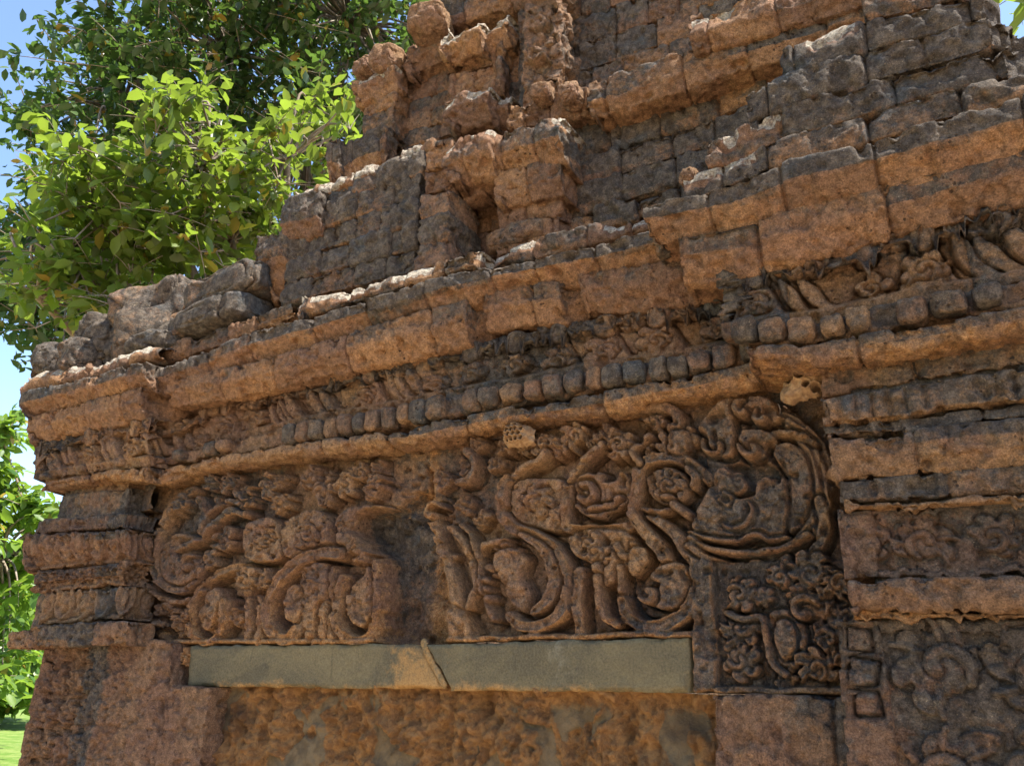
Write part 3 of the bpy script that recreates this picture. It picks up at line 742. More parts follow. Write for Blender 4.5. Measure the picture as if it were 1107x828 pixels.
LINTEL['label'] = 'carved lintel with leafy scrolls and a deep broken hole left of its middle'

# ---- plain cement beam under the lintel, in two lengths ----------------------------------------
def beam(name, quad, y, seed, yb=.25):
    """flat bar: quad of photo pixels (tl,tr,br,bl)"""
    c = [P(a, b, y)[[0, 2]] for a, b in quad]
    n, m = 170, 34
    u = np.linspace(0, 1, n)[:, None]; v = np.linspace(0, 1, m)[None]
    X = (c[3][0] * (1 - u) + c[2][0] * u) * (1 - v) + (c[0][0] * (1 - u) + c[1][0] * u) * v
    Z = (c[3][1] * (1 - u) + c[2][1] * u) * (1 - v) + (c[0][1] * (1 - u) + c[1][1] * u) * v
    # front with rolled edges, then back rows
    p = np.stack([X, 0 * X + seed, Z], -1)
    e = np.minimum(np.minimum(v * m, (1 - v) * m) / 2.5, 1) * np.minimum(np.minimum(u * n, (1 - u) * n) / 2.5, 1)
    X = X + .0025 * fbm(p, 40, 2, 8) * (1 - e); Z = Z + .004 * fbm(p, 22, 3, 9) * (1 - e)
    Y = y + (.006 + .012 * sstep(.2, .5, fbm(p, 12, 3, 10))) * (1 - e) + .0022 * fbm(p, 5, 3, seed) + .001 * fbm(p, 30, 2, seed)
    G = np.stack([X, Y, Z], -1)
    # wrap: add bottom and top depth rows
    bot = G[:, :1].copy(); bot[..., 1] = yb; top = G[:, -1:].copy(); top[..., 1] = yb
    G = np.concatenate([bot, G, top], 1)
    l = G[:1].copy(); l[..., 1] = yb; r = G[-1:].copy(); r[..., 1] = yb
    G = np.concatenate([l, G, r], 0)
    pp = G.copy(); md = .25 * fbm(pp, 4, 3, 5) + .32 * sstep(.06, 0, (G[..., 2] - G[..., 2].min())) + .1
    md = md + (.45 * sstep(P(400, 720)[0], P(450, 720)[0], G[..., 0]) if seed == 1 else 0)
    mk = np.stack([0 * md, 0 * md, md], -1)
    return link_mesh(name, G.reshape(-1, 3), grid_faces(n + 2, m + 2, False), M_BEAM, TOWER, np.clip(mk, 0, 1).reshape(-1, 3), smooth=True)
b1 = beam('support_beam', [(205, 698), (456, 696), (478, 745), (202, 741)], .012, 1); b1['label'] = 'left length of smooth grey green beam under the lintel'
b2 = beam('support_beam', [(460, 696), (744, 689), (745, 748), (486, 747)], .006, 2); b2['label'] = 'right length of smooth grey green beam under the lintel'
# beam seam of mud
def blob_strip(name, pts, w, y, mat, mk, hgt=.02, seed=0):
    cvs = Canvas(min(P(a, b, y)[0] for a, b in pts) - .06, max(P(a, b, y)[0] for a, b in pts) + .06, min(P(a, b, y)[2] for a, b in pts) - .05, max(P(a, b, y)[2] for a, b in pts) + .05, .004, y, -.05)
    cvs.stroke(pts, w, hgt, edge=w * .4, groove=0)
    p = np.stack([cvs.Xg, 0 * cvs.Xg, cvs.Zg], -1)
    h = cvs.h + .006 * fbm(p, 20, 3, seed); kf = (cvs.h > -.012).ravel(); q4 = grid_faces(len(cvs.x), len(cvs.z)); q4 = q4[kf[q4].all(1)]; used = np.unique(q4); mp = np.full(kf.size, -1); mp[used] = np.arange(len(used))
    return link_mesh(name, np.stack([cvs.Xg, y - h, cvs.Zg], -1).reshape(-1, 3)[used], mp[q4], mat, TOWER, np.tile(mk, (len(used), 1)))
blob_strip('mud_seam', [(457, 694), (460, 704), (466, 716), (473, 728), (479, 739)], .034, .01, M_BEAM, (.2, 0, .6), -.001, 3)

# ---- mud-covered blocking inside the doorway ------------------------------------------------------
cm = Canvas(P(186, 860)[0] - .1, P(785, 800)[0] + .02, .9, ZB_R - .012, .005, .06, 0.)
pm = np.stack([cm.Xg, 0 * cm.Xg, cm.Zg], -1)
run = fbm(pm * np.array([1, 1, .28]), 13, 3, 91); cm.h += .032 * run + .020 * fbm(pm, 24, 4, 92, .65) + .012 * fbm(pm, 4, 2, 93) + .006 * fbm(pm, 70, 2, 94)
xl = P(200, 745, .03)[0]
stonep = sstep(.06, .26, fbm((pm + .06 * np.stack([fbm(pm, 9, 3, 1), 0 * cm.Xg, fbm(pm, 9, 3, 2)], -1)) * np.array([1, 1, .5]), 6.5, 4, 95, .6)) * sstep(ZB_R - .01, ZB_R - .10, cm.Zg)
cm.h = cm.h * (1 - .75 * stonep) - .010 * stonep
cm.h += .03 * sstep(ZB_R - .05, ZB_R, cm.Zg) - .05 * sstep(.5, .0, (cm.Xg - xl) / .35)
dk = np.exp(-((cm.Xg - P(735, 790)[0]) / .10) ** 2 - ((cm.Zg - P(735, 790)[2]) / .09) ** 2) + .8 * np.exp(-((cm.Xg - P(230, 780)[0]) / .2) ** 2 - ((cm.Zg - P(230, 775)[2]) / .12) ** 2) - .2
V = np.stack([cm.Xg, cm.y0 - cm.h, cm.Zg], -1)
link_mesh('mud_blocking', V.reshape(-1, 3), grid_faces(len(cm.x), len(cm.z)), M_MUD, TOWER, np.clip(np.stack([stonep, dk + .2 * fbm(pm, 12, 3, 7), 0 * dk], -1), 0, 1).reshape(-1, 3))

# ---- entablature -----------------------------------------------------------------------------------
def swag_carve(amp=.034, lam=.105, lean=.9, sd=0, lump=.6):
    def fn(s, v, X, Z, H):
        p = np.stack([X, 0 * X, Z], -1)
        u = s / lam + lean * (1 - v) ** 1.6 + .22 * fbm(p, 6, 2, sd)
        lv = np.abs(np.sin(math.pi * u)) ** .6
        u2 = s / lam * 2.1 - lean * v * 1.2 + .3 * fbm(p, 5, 2, sd + 3)
        curls = np.abs(np.sin(math.pi * u2)) ** .5
        low = sstep(.62, .5, v + .06 * fbm(p, 8, 2, sd + 1))
        f1, f2 = worley(s / (lam * .62) + .3 * v, v * H / (lam * .55), sd + 2)
        blob = sstep(.02, .34, f2 - f1)
        mixn = sstep(-.1, .3, fbm(p, 2.5, 2, sd + 6) + (lump - .5))
        body = lv * low + (.75 * blob + .25 * curls) * (1 - low)
        body = body * (1 - mixn) + blob * mixn
        bulge = .35 * np.sin(math.pi * np.clip(v, 0, 1))
        return amp * (body - 1.0) + amp * bulge * .6
    return fn
class Unrolled(Canvas):
    """relief laid out along the run of a band: x = distance along it, z = height in it"""
    def __init__(s, L, H, res=.004, base=0.):
        s.x = np.arange(0, L, res); s.z = np.arange(0, H + res, res); s.res = res; s.H = H
        s.Xg, s.Zg = np.meshgrid(s.x, s.z, indexing='ij'); s.h = np.full(s.Xg.shape, float(base))
    def fn(s, zero=0.):
        def f(ss, v, X, Z, H):
            a = np.clip(ss / s.res, 0, len(s.x) - 1.01); b = np.clip(v * s.H / s.res, 0, len(s.z) - 1.01)
            i, j = a.astype(int), b.astype(int); fa, fb = a - i, b - j; h = s.h
            p = np.stack([X, 0 * X, Z], -1)
            w = sstep(.1, .6, fbm(p, 5, 2, 3)) * .35
            return ((h[i, j] * (1 - fa) + h[i + 1, j] * fa) * (1 - fb) + (h[i, j + 1] * (1 - fa) + h[i + 1, j + 1] * fa) * fb) * (1 - w) + zero
        return f
def leaf_frieze_relief(L, H, x_fig, sd=1):
    rg = np.random.RandomState(sd); u = Unrolled(L, H, .0035, -.045); s = 0.0
    while s < L:
        wd = rg.uniform(.115, .19)
        if rg.rand() < (.35 if s < x_fig else .9):
            c = s + wd / 2
            if rg.rand() < .45: u.poly([(c - wd * .42, H * .05), (c + wd * .40, H * .05), (c + wd * .30, H * .45), (c + wd * .12, H * .72), (c - wd * .15, H * .74), (c - wd * .36, H * .4)], -.006, .02, world=True, dome=.006)
            u.frond((c + rg.uniform(-.01, .01), H * rg.uniform(.3, .42)), wd * rg.uniform(.30, .46), rg.uniform(-.2, 3.2), .006, 1, 3, seed=int(s * 100), world=True)
            u.stroke([(c, H * .74), (c + .004, H * .9)], wd * .42, -.002, world=True, spl=False, edge=.02)
            u.frond((c + wd * .48, H * .84), wd * .3, -.8, -.008, 1, 2, seed=int(s * 90), world=True)
        else:
            for k in range(3):
                if rg.rand() < .15: continue
                x = s + (k + rg.uniform(-.2, .2)) * wd * .33; dx = wd * rg.uniform(.5, .85)
                u.stroke([(x - .012, H * rg.uniform(.66, .8)), (x + dx * .12, H * .46), (x + dx * .45, H * .22), (x + dx * .95, H * .07)], wd * rg.uniform(.2, .3), rg.uniform(-.012, .004), world=True, taper=(.5, 1.25, 1., .35), edge=.012, groove=.008, gd=.03)
            u.frond((s + wd * .45, H * .80), wd * .40, rg.uniform(1, 2.4), -.002, 1 if rg.rand() < .7 else -1, 3, seed=int(s * 70) + 3, world=True)
        s += wd
    return u.fn(-.004)
def frond_field(L, H, r, base=-.03, sd=1, x0=0., x1=9., top=0., squares=0.):
    rg = np.random.RandomState(sd); u = Unrolled(L, H, .0035, base); nrow = max(1, int(round(H / (r * 1.75)))); ncol = int((min(L, x1) - x0) / (r * 1.75))
    for i in range(ncol):
        for j in range(nrow):
            c = (x0 + (i + .5) * r * 1.75 + rg.uniform(-.1, .1) * r, (j + .5) * H / nrow + rg.uniform(-.1, .1) * r)
            u.frond(c, r * rg.uniform(.85, 1.1), 1.57 + rg.uniform(-.9, .9), top - rg.uniform(0, .006), 1 if (i + j) % 2 else -1, 4, seed=sd * 100 + i * 17 + j, world=True)
    if x0 > 0 or x1 < L:
        m = (u.Xg < x0 - .01) | (u.Xg > x1 + .01); u.h[m] = top - .006
    if squares:
        for j in range(int(H / squares)):
            if j < int(H / squares) - 3: continue
            for i in range(2):
                cx_, cz_ = x0 - squares * (1.75 - i * .95), (j + .5) * squares
                k1, k2, k3, k4 = rg.uniform(.28, .48, 4) * squares
                u.poly([(cx_ - k1, cz_ - k2), (cx_ + k3, cz_ - k4), (cx_ + k2, cz_ + k3), (cx_ - k4, cz_ + k1)], top - rg.uniform(-.002, .008), .012, world=True, spl=False)
    return u.fn()
def flute(lam, amp, sd=0):
    def fn(s, v, X, Z, H):
        p = np.stack([X, 0 * X, Z], -1)
        return amp * (np.abs(np.sin(math.pi * (s / lam + .15 * fbm(p, 5, 2, sd)))) ** .6 - .8) * sstep(.98, .8, v) * sstep(.0, .12, v) * (.7 + .5 * fbm(p, 6, 2, sd + 1))
    return fn
def petal(lam, amp, sd=0):
    def fn(s, v, X, Z, H):
        p = np.stack([X, 0 * X, Z], -1)
        t = (s / lam + .05 * fbm(p, 5, 2, sd)) % 1 - .5
        r = np.sqrt((t * 2.05) ** 2 + ((v - .62) / .62 * (v < .62) * 1.0 + (v - .62) / .8 * (v >= .62)) ** 2)
        lob = sstep(1.02, .80, r) - .45 * sstep(.72, .60, r) + .4 * sstep(.42, .28, r)
        return amp * (lob - .8)
    return fn
def blobs(lam, amp, sd=0, el=1.0):
    def fn(s, v, X, Z, H):
        f1, f2 = worley(s / lam, v * H / lam * el, sd, .9)
        p = np.stack([X, 0 * X, Z], -1)
        return amp * (sstep(0, .38, f2 - f1 + .12 * fbm(p, 14, 2, sd)) * (1 - .35 * f1) - .8)
    return fn

# slab ledge above the lintel
slab = [(44, 530, 521, -.13), (110, 519, 507, -.13), (152, 519, 503, -.13), ('J', -.05), (225, 505, 493, -.05), (300, 497, 482, -.05), (400, 483, 468, -.05), (459, 476, 458, -.05),
        (553, 457, 438, -.05), (650, 446, 423, -.05), (750, 427, 407, -.05), (820, 411, 390, -.05), ('J', -.19), (885, 395, 370, -.19), (1000, 377, 351, -.19), (1107, 357, 331, -.19), (1300, 322, 293, -.19)]
one('ledge', TOWER, slab, M_STONE, ch=.02, chh=.4, brick=(.3, .6), patina=.35, mud=.42, depth=.25, rough=.008, chip=1., offs=.003)
# beads, each a cut block
backb = [(46, 521, 514, -.09), (110, 508, 500, -.09), (152, 503, 492, -.09), ('J', -.02), (225, 494, 480, -.02), (300, 483, 462, -.02), (401, 469, 446, -.02), (470, 455, 430, -.02), (553, 438, 415, -.02),
         (650, 423, 397, -.02), (750, 408, 384, -.02), (820, 391, 363, -.02), ('J', -.15), (885, 372, 347, -.15), (950, 358, 330, -.15), (1107, 331, 303, -.15), (1300, 293, 262, -.15)]
BEADROW = one('bead_row', TOWER, backb, M_STONE, ch=.005, brick=None, patina=.6, depth=.2)
Tb = track(backb); bmesh_cache = {}
def bead_mesh(seed):
    if seed in bmesh_cache: return bmesh_cache[seed]
    n = 20; u = np.linspace(0, 2 * math.pi, 2 * n + 1); v = np.linspace(-math.pi / 2, math.pi / 2, n)
    U, Vv = np.meshgrid(u, v, indexing='ij'); f = lambda t, e: np.sign(t) * np.abs(t) ** e
    D = np.stack([f(np.cos(Vv), .5) * f(np.cos(U), .5), f(np.cos(Vv), .5) * f(np.sin(U), .5), f(np.sin(Vv), .5)], -1) * .5
    D = D * (1 + .16 * fbm(D + seed * 5, 3, 3, seed)[..., None])
    bmesh_cache[seed] = (D, grid_faces(len(u), n)); return bmesh_cache[seed]
i = 0
seg = np.hypot(np.diff(Tb[:, 0]), np.diff(Tb[:, 1])); S = np.concatenate([[0], np.cumsum(seg)])
s = .05
rgb = np.random.RandomState(5)
while s < S[-1]:
    X, Y, zb, zt = [np.interp(s, S, Tb[:, k]) for k in range(4)]
    wd = rgb.uniform(.056, .080); onY = abs(np.interp(s + .01, S, Tb[:, 0]) - X) < .002
    if not onY and X < .5 and (rgb.rand() > (.5 if X < -2.25 else .06)) :
        D, Fc = bead_mesh(i % 9); hh = (zt - zb)
        V = D * np.array([wd * .95, .075, hh * rgb.uniform(.82, 1.0)]) + np.array([X, Y - .004, (zb + zt) / 2 + rgb.uniform(-.003, .003)])
        mk = np.tile([rgb.uniform(.35, .95), rgb.rand(), rgb.uniform(0, .3)], (V.reshape(-1, 3).shape[0], 1))
        link_mesh('bead', V.reshape(-1, 3), Fc, M_STONE, BEADROW, mk)
    i += 1; s += wd + .003
# leaf frieze
frz = [(30, 517, 476, -.15), (127, 503, 453, -.15), (150, 500, 449, -.15), ('J', -.04), (225, 480, 431, -.04), (300, 463, 414, -.04), (350, 454, 402, -.04), (420, 441, 385, -.04), (553, 416, 357, -.04),
       (620, 403, 342, -.04), (690, 393, 332, -.04), (750, 384, 321, -.04), (790, 375, 309, -.04), ('J', -.17), (888, 345, 268, -.17), (990, 322, 240, -.17), (1068, 311, 222, -.17), (1107, 304, 213, -.17), (1300, 262, 165, -.17)]
one('leaf_frieze', TOWER, frz, M_STONE, ch=.0, chh=.1, brick=(.34, .6), patina=.42, mud=.2, depth=.22, res=.004, rough=.006, carve=leaf_frieze_relief(7.2, .27, 2.4), joint=.006, offs=.004,
    prof=[(.22, 0), (.055, 0), (.03, .25), (.012, .6), (0, 1), (.22, 1)])
# cornice courses
C1 = [(24, 478, 450, -.19), (74, 465, 437, -.19), (127, 453, 424, -.19), (147, 449, 418, -.19), ('J', -.08), (185, 440, 414, -.08), ('J', -.13), (260, 425, 393, -.13), (327, 407, 375, -.13), (420, 386, 345, -.11), (500, 368, 322, -.10),
      ('J', -.02), (528, 362, 317, -.02), ('J', -.08), (605, 344, 301, -.08), ('J', -.02), (632, 340, 298, -.02), ('J', -.08), (690, 332, 287, -.08), (748, 321, 274, -.08), ('J', -.21), (800, 293, 241, -.21), (850, 281, 226, -.21),
      (940, 256, 202, -.21), (1046, 228, 175, -.21), (1107, 213, 160, -.21), (1300, 160, 110, -.21)]
one('cornice_course', TOWER, C1, ch=.05, chh=.5, brick=(.22, .40), patina=.28, depth=.25, rough=.006)['label'] = 'lower cornice course of plain orange blocks'
C2a = [(15, 451, 424, -.23), (74, 437, 411, -.23), (150, 418, 390, -.23), ('J', -.15), (209, 413, 384, -.15), (268, 392, 355, -.15), (327, 375, 341, -.15), (365, 363, 330, -.14), (420, 345, 315, -.14), (460, 333, 302, -.14), (511, 320, 288, -.13),
       (567, 308, 280, -.12), (600, 301, 272, -.12), (646, 297, 262, -.12), (690, 288, 249, -.12), (714, 280, 243, -.12), ('J', -.26), (792, 243, 199, -.26), (858, 223, 171, -.26), (928, 206, 158, -.26), (1023, 181, 129, -.26), (1107, 160, 106, -.26), (1300, 110, 50, -.26)]
one('cornice_course', TOWER, C2a, ch=.075, chh=.55, brick=(.16, .34), patina=1.05, depth=.3, rough=.007)['label'] = 'upper cornice course, dark above and orange below'
C3 = [(318, 343, 322, -.12), (363, 330, 311, -.12), (420, 315, 294, -.12), (488, 294, 276, -.12), (514, 287, 265, -.12), ('J', -.04), (545, 283, 270, -.04), (573, 279, 256, -.04), (630, 265, 243, -.04), (680, 252, 238, -.04), (716, 243, 226, -.04)]
one('upper_ledge', TOWER, C3, crest=.035, ch=.012, chh=.3, brick=(.16, .3), patina=.85, depth=.2, rough=.008, chip=1.2)
# left end: broken upper course
C3L = [(20, 426, 410, -.22), (40, 418, 402, -.21), (75, 413, 397, -.2), (105, 405, 392, -.2), (150, 390, 374, -.18), (172, 386, 378, -.16)]
one('broken_course', TOWER, C3L, crest=.03, ch=.012, brick=(.14, .3), patina=.9, depth=.3, rough=.014, chip=1.3, offs=.014)
C4L = [(33, 404, 394, -.1), (60, 397, 372, -.08), (82, 392, 366, -.08)]
one('broken_course', TOWER, C4L, ch=.012, brick=(.1, .2), patina=.8, depth=.3, rough=.016, chip=1.3, offs=.02)
D4 = [(160, 398, 382, -.1), (190, 388, 372, -.08), (232, 374, 352, -.08), (268, 360, 341, -.08), (312, 345, 326, -.08)]
one('broken_course', TOWER, D4, ch=.015, brick=(.14, .3), patina=.55, depth=.3, rough=.012, chip=1.2, offs=.012)

# ---- right front block with its broken outline -----------------------------------------------------
a = Acc()
rowsR = [
    ([(737, 222, 187, -.24), (760, 212, 181, -.24), (858, 172, 143, -.24), (928, 158, 126, -.24), (1023, 129, 98, -.24), (1107, 106, 78, -.24), (1300, 50, 20, -.24)], None),
    ([(762, 182, 158, -.232), (800, 172, 136, -.232), (858, 144, 108, -.232), (928, 127, 92, -.232), (1023, 99, 66, -.232), (1094, 82, 46, -.232), ('B', .05, .055)], .14),
    ([(806, 138, 104, -.225), (858, 109, 76, -.225), (928, 93, 58, -.225), (1023, 67, 30, -.225), (1078, 49, 12, -.225), ('B', .05, .055)], .14),
    ([(846, 82, 54, -.22), (900, 66, 28, -.22), (928, 58, 20, -.22), (1023, 31, 2, -.22), (1056, 20, -8, -.22), ('B', .05, .055)], .14),
    ([(935, 22, -8, -.215), (1023, 3, -30, -.215), (1040, -3, -36, -.215), ('B', .05, .055)], .14),
    ([(1040, 100, 62, -.10), (1107, 84, 40, -.10), (1120, 80, 36, -.10)], .3), ([(1030, 64, 30, -.10), (1084, 46, 4, -.10)], .3), ([(1010, 40, 8, -.10), (1066, 22, -16, -.10)], .3)]
for pts, r in rowsR:
    course(a, track(pts), ch=.006, brick=(.12, .30), patina=.72, depth=.3, rough=.0065, chip=.8, offs=.009, right=r, left=.3, crest=.03, crest_len=.18, seed=int(pts[0][0]))
a.build('upper_masonry', M_BRICK, TOWER)['label'] = 'dark projecting masonry at the right with a jagged broken top'

# worn carved panels on it
# ---- central recess and tiers -----------------------------------------------------------------------
a = Acc()
for pts in ([(606, 262, 236, .14), (720, 226, 203, .14), (760, 212, 190, .14)], [(606, 236, 206, .15), (720, 203, 172, .15), (770, 186, 156, .15)], [(610, 206, 176, .14), (720, 172, 142, .14), (820, 142, 110, .14)],
            [(612, 176, 146, .16), (720, 142, 112, .16), (830, 108, 80, .16)], [(615, 146, 116, .15), (720, 114, 88, .15), (850, 78, 46, .15)]):
    course(a, track(pts), ch=.01, brick=(.13, .26), patina=.85, depth=.2, rough=.013, chip=1.2, offs=.012, left=.2)
a.build('recessed_wall', M_BRICK, TOWER)
one('ledge', TOWER, [(634, 124, 88, .03), (679, 112, 74, .03), (697, 104, 68, .03), (740, 92, 52, .03), (800, 72, 36, .03), (880, 48, 10, .03), (960, 20, -20, .03)], crest=.03, ch=.03, chh=.35, brick=(.18, .34), patina=.6, depth=.3, rough=.012, chip=1.2)
a = Acc()
for k in range(7):
    z0 = 92 - 30 * k
    course(a, track([(560, z0 + 34, z0 + 4, .34), (634, z0 + 12, z0 - 18, .34), (760, z0 - 26, z0 - 56, .34), (940, z0 - 78, z0 - 108, .34)]), ch=.008, brick=(.12, .26), patina=.75, depth=.2, rough=.01, offs=.008, left=.2)
a.build('upper_wall', M_BRICK, TOWER)
one('cornice_block', TOWER, [(744, 52, 14, -.02), (800, 38, -4, -.02), (905, 8, -34, -.02), (960, -8, -50, -.02)], crest=.05, ch=.03, brick=(.18, .34), patina=.5, depth=.4, rough=.012, chip=1.2, right=.2)['label'] = 'orange projecting blocks at the top edge, right of the middle'

# tier one, left
a = Acc()
t1 = track([(303, 330, 219, .02), (320, 326, 206, .02), (363, 315, 188, .02), (400, 305, 178, .02), (442, 295, 165, .02)])
masonry(a, t1, 5, ch=.006, brick=(.12, .24), patina=.8, depth=.2, rough=.011, offs=.014, chip=1.2, left=.5)
a.build('tier_wall', M_BRICK, TOWER)['label'] = 'lower tier wall of small dark topped blocks'
a = Acc()
t1b = track([(432, 298, 168, -.02), (446, 294, 162, -.02)])
masonry(a, t1b, 5, ch=.006, brick=None, patina=.85, depth=.2, rough=.011, offs=.01, left=.1, right=.05)
t1c = track([(448, 293, 160, -.05), (468, 290, 157, -.05), (480, 286, 152, -.05)])
masonry(a, t1c, 5, ch=.006, brick=None, patina=.55, depth=.2, rough=.012, offs=.012, left=.06, right=.22)
a.build('pilaster', M_BRICK, TOWER)['label'] = 'short pilaster of the lower tier beside the niche'
a = Acc()
masonry(a, track([(303, 219, 207, .0), (330, 212, 200, 0), (363, 201, 188, 0), (400, 187, 172, 0), (440, 170, 157, 0), (478, 158, 150, 0)]), 1, crest=.05, ch=.02, brick=(.1, .2), patina=.3, mud=.1, depth=.25, rough=.014, chip=1.3, offs=.012, left=.3)
a.build('worn_capping', M_BRICK, TOWER)
# bracket pier at the left of the tier
one('bracket', TOWER, [(272, 296, 256, .0), (290, 296, 251, .0), (306, 296, 247, .0)], ch=.05, brick=None, patina=.35, depth=.25, rough=.016, chip=1.3, left=.25, right=.1)
one('bracket', TOWER, [(282, 327, 290, .03), (300, 327, 286, .03), (318, 324, 283, .03)], ch=.08, chh=.6, brick=None, patina=.35, depth=.2, rough=.014, chip=1.3, left=.25, right=.1)
one('bracket', TOWER, [(302, 256, 216, -.02), (322, 256, 210, -.02), (340, 250, 204, -.02)], ch=.04, brick=None, patina=.35, depth=.25, rough=.016, chip=1.3, left=.25, right=.06)
# niche
a = Acc(); masonry(a, track([(480, 292, 200, .20), (545, 276, 190, .20), (612, 258, 165, .20)]), 3, ch=.006, brick=(.14, .26), patina=.35, depth=.1, rough=.008, left=None)
a.build('niche_back', M_BRICK, TOWER)
one('niche_jamb', TOWER, [(536, 278, 221, .07), (570, 270, 213, .07), (606, 258, 205, .07)], rows=2, ch=.006, brick=(.14, .22), patina=.25, depth=.2, right=.2, left=.15)
one('niche_lintel', TOWER, [(532, 222, 186, .00), (570, 214, 177, .00), (607, 205, 168, .00)], ch=.04, chh=.4, brick=(.12, .2), patina=.5, depth=.25, right=.25, left=.2, chip=.6)
one('niche_cornice', TOWER, [(476, 197, 163, -.07), (496, 190, 147, -.07), (527, 180, 136, -.07), ('J', -.03), (545, 183, 140, -.03), (550, 181, 142, -.03), (585, 170, 126, -.06), (604, 166, 119, -.07)], crest=.03, ch=.07, chh=.42, brick=(.12, .24), patina=.9, depth=.3, rough=.009, chip=.9, right=.3, left=.1)
one('corbel', TOWER, [(484, 214, 192, .02), (500, 212, 188, .02), (518, 204, 184, .02)], ch=.03, chh=.7, brick=None, patina=.25, depth=.2, rough=.014, right=.2, left=.1)

# tier two
one('pilaster_base', TOWER, [(348, 196, 154, .18), (362, 200, 152, .18), ('J', .22), (384, 194, 146, .22), (412, 186, 136, .22)], ch=.05, chh=.5, brick=(.12, .2), patina=.45, depth=.3, right=.1, left=.3, rough=.014)
one('pilaster', TOWER, [(390, 158, 94, .28), (405, 155, 86, .28), (422, 150, 78, .28)], rows=2, ch=.006, brick=None, patina=.4, depth=.3, right=.12, left=.3, rough=.018)['label'] = 'outer pilaster of the upper tier at the left'
one('pilaster_capital', TOWER, [(378, 110, 88, .22), (400, 102, 76, .22), (424, 88, 62, .22)], crest=.04, ch=.05, chh=.6, brick=None, patina=.6, depth=.35, right=.12, left=.3, rough=.018, chip=1.3)
a = Acc(); masonry(a, track([(416, 200, 70, .38), (455, 190, 55, .38), (520, 170, 34, .38), (562, 158, 20, .38)]), 8, ch=.006, brick=(.14, .3), patina=.45, depth=.2, rough=.01, offs=.008, left=.3)
a.build('tier_wall', M_BRICK, TOWER)['label'] = 'plain upper tier wall between the two pilasters'
one('pilaster', TOWER, [(485, 110, 52, .28), (500, 106, 48, .28), (540, 98, 30, .28)], rows=2, ch=.02, brick=(.1, .14), patina=.35, depth=.3, right=.12, left=.15, rough=.022, chip=1.3)['label'] = 'stump of pilaster under the projecting cap block'
one('pilaster_capital', TOWER, [(470, 64, 36, .18), (490, 58, 28, .18), (516, 47, 17, .18), ('J', .24), (545, 40, 8, .24)], crest=.05, ch=.06, chh=.5, brick=None, patina=.75, depth=.35, right=.15, left=.3, rough=.016, chip=1.3)
one('pilaster_capital', TOWER, [(436, 80, 52, .28), (455, 70, 44, .28), (480, 60, 34, .28)], ch=.04, chh=.5, brick=None, patina=.5, depth=.35, right=.1, left=.3, rough=.02, chip=1.3)
one('projecting_ledge', TOWER, [(474, 140, 108, .12), (495, 134, 96, .12), (524, 122, 88, .12), ('J', .2), (548, 128, 98, .2)], crest=.05, ch=.07, chh=.55, brick=None, patina=.7, depth=.35, right=.2, left=.2, rough=.016, chip=1.3)
# middle carved pilaster
one('carved_pilaster', TOWER, [(563, 122, -30, .16), (580, 118, -35, .16), (604, 110, -42, .16)], ch=.006, brick=None, patina=.45, depth=.3, right=.2, left=.2, res=.006, rough=.012, chip=1.0, carve=frond_field(.8, .75, .10, -.05, 44))
one('stepped_base', TOWER, [(548, 140, 118, .06), (580, 132, 106, .06), (604, 124, 98, .06), (634, 120, 92, .06)], ch=.02, brick=(.1, .16), patina=.3, depth=.3, right=.15, left=.2, rough=.014, chip=1.3)
for k in range(4):
    z0 = -12 - 26 * k
    one('tier_course', TOWER, [(470 + 16 * k, z0 + 42, z0 + 14, .3), (540, z0 + 20, z0 - 8, .3), (760, z0 - 34, z0 - 64, .3), (960, z0 - 92, z0 - 120, .3)], ch=.02, brick=(.14, .3), patina=.6, depth=.4, right=.3, left=.4, rough=.012)

# ---- left capital and pilaster ------------------------------------------------------------------------
def mir(*a, **k): return one(*a, **k)
RP = .14
one('plain_band', TOWER, [(62, 562, 528, -.05), (100, 558, 519, -.05), (133, 554, 518, -.05), ('J', -.0), (160, 552, 516, .0)], M_STONE, ch=.0, brick=(.2, .4), patina=.3, mud=.3, depth=.2, left=.3)
one('band_backing', TOWER, [('X', P(52, 600, -.065)[0], -.065, 1.66, 2.30), ('X', P(126, 600, -.065)[0], -.065, 1.66, 2.30)], M_STONE, ch=0, brick=None, patina=.5, depth=.1, left=.1, right=.1, chip=0.)
CAPL = empty('pilaster_capital', (P(90, 620, -.12)[0], -.1, 1.9)); CAPL.parent = TOWER; CAPL.matrix_parent_inverse = Matrix.Translation(-Vector(TOWER.location)); CAPL['label'] = 'moulded capital of the left door pilaster'
def cap(name, pts, par, **k):
    kw = dict(ch=.0, brick=(.25, .45), patina=.35, mud=.15, depth=.2, res=.004, left=.3, right=.14, joint=.008, offs=.003); kw.update(k)
    return one(name, par, pts, M_STONE, **kw)
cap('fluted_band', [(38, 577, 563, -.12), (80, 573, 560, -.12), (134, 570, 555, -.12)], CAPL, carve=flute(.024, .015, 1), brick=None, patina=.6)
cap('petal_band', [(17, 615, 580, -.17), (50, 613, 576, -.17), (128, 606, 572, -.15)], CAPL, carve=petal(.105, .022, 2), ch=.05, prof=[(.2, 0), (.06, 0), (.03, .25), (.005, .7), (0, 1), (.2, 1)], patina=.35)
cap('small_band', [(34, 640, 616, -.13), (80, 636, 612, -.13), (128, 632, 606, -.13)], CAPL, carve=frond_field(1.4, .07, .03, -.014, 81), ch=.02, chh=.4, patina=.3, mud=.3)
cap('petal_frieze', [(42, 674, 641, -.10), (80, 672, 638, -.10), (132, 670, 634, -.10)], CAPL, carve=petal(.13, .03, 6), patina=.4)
cap('ledge', [(5, 699, 684, -.17), (30, 699, 675, -.17), (90, 699, 672, -.17), (134, 698, 672, -.16), ('J', -.03), (160, 698, 673, -.03)], CAPL, ch=.01, patina=.45, mud=.15, right=None)
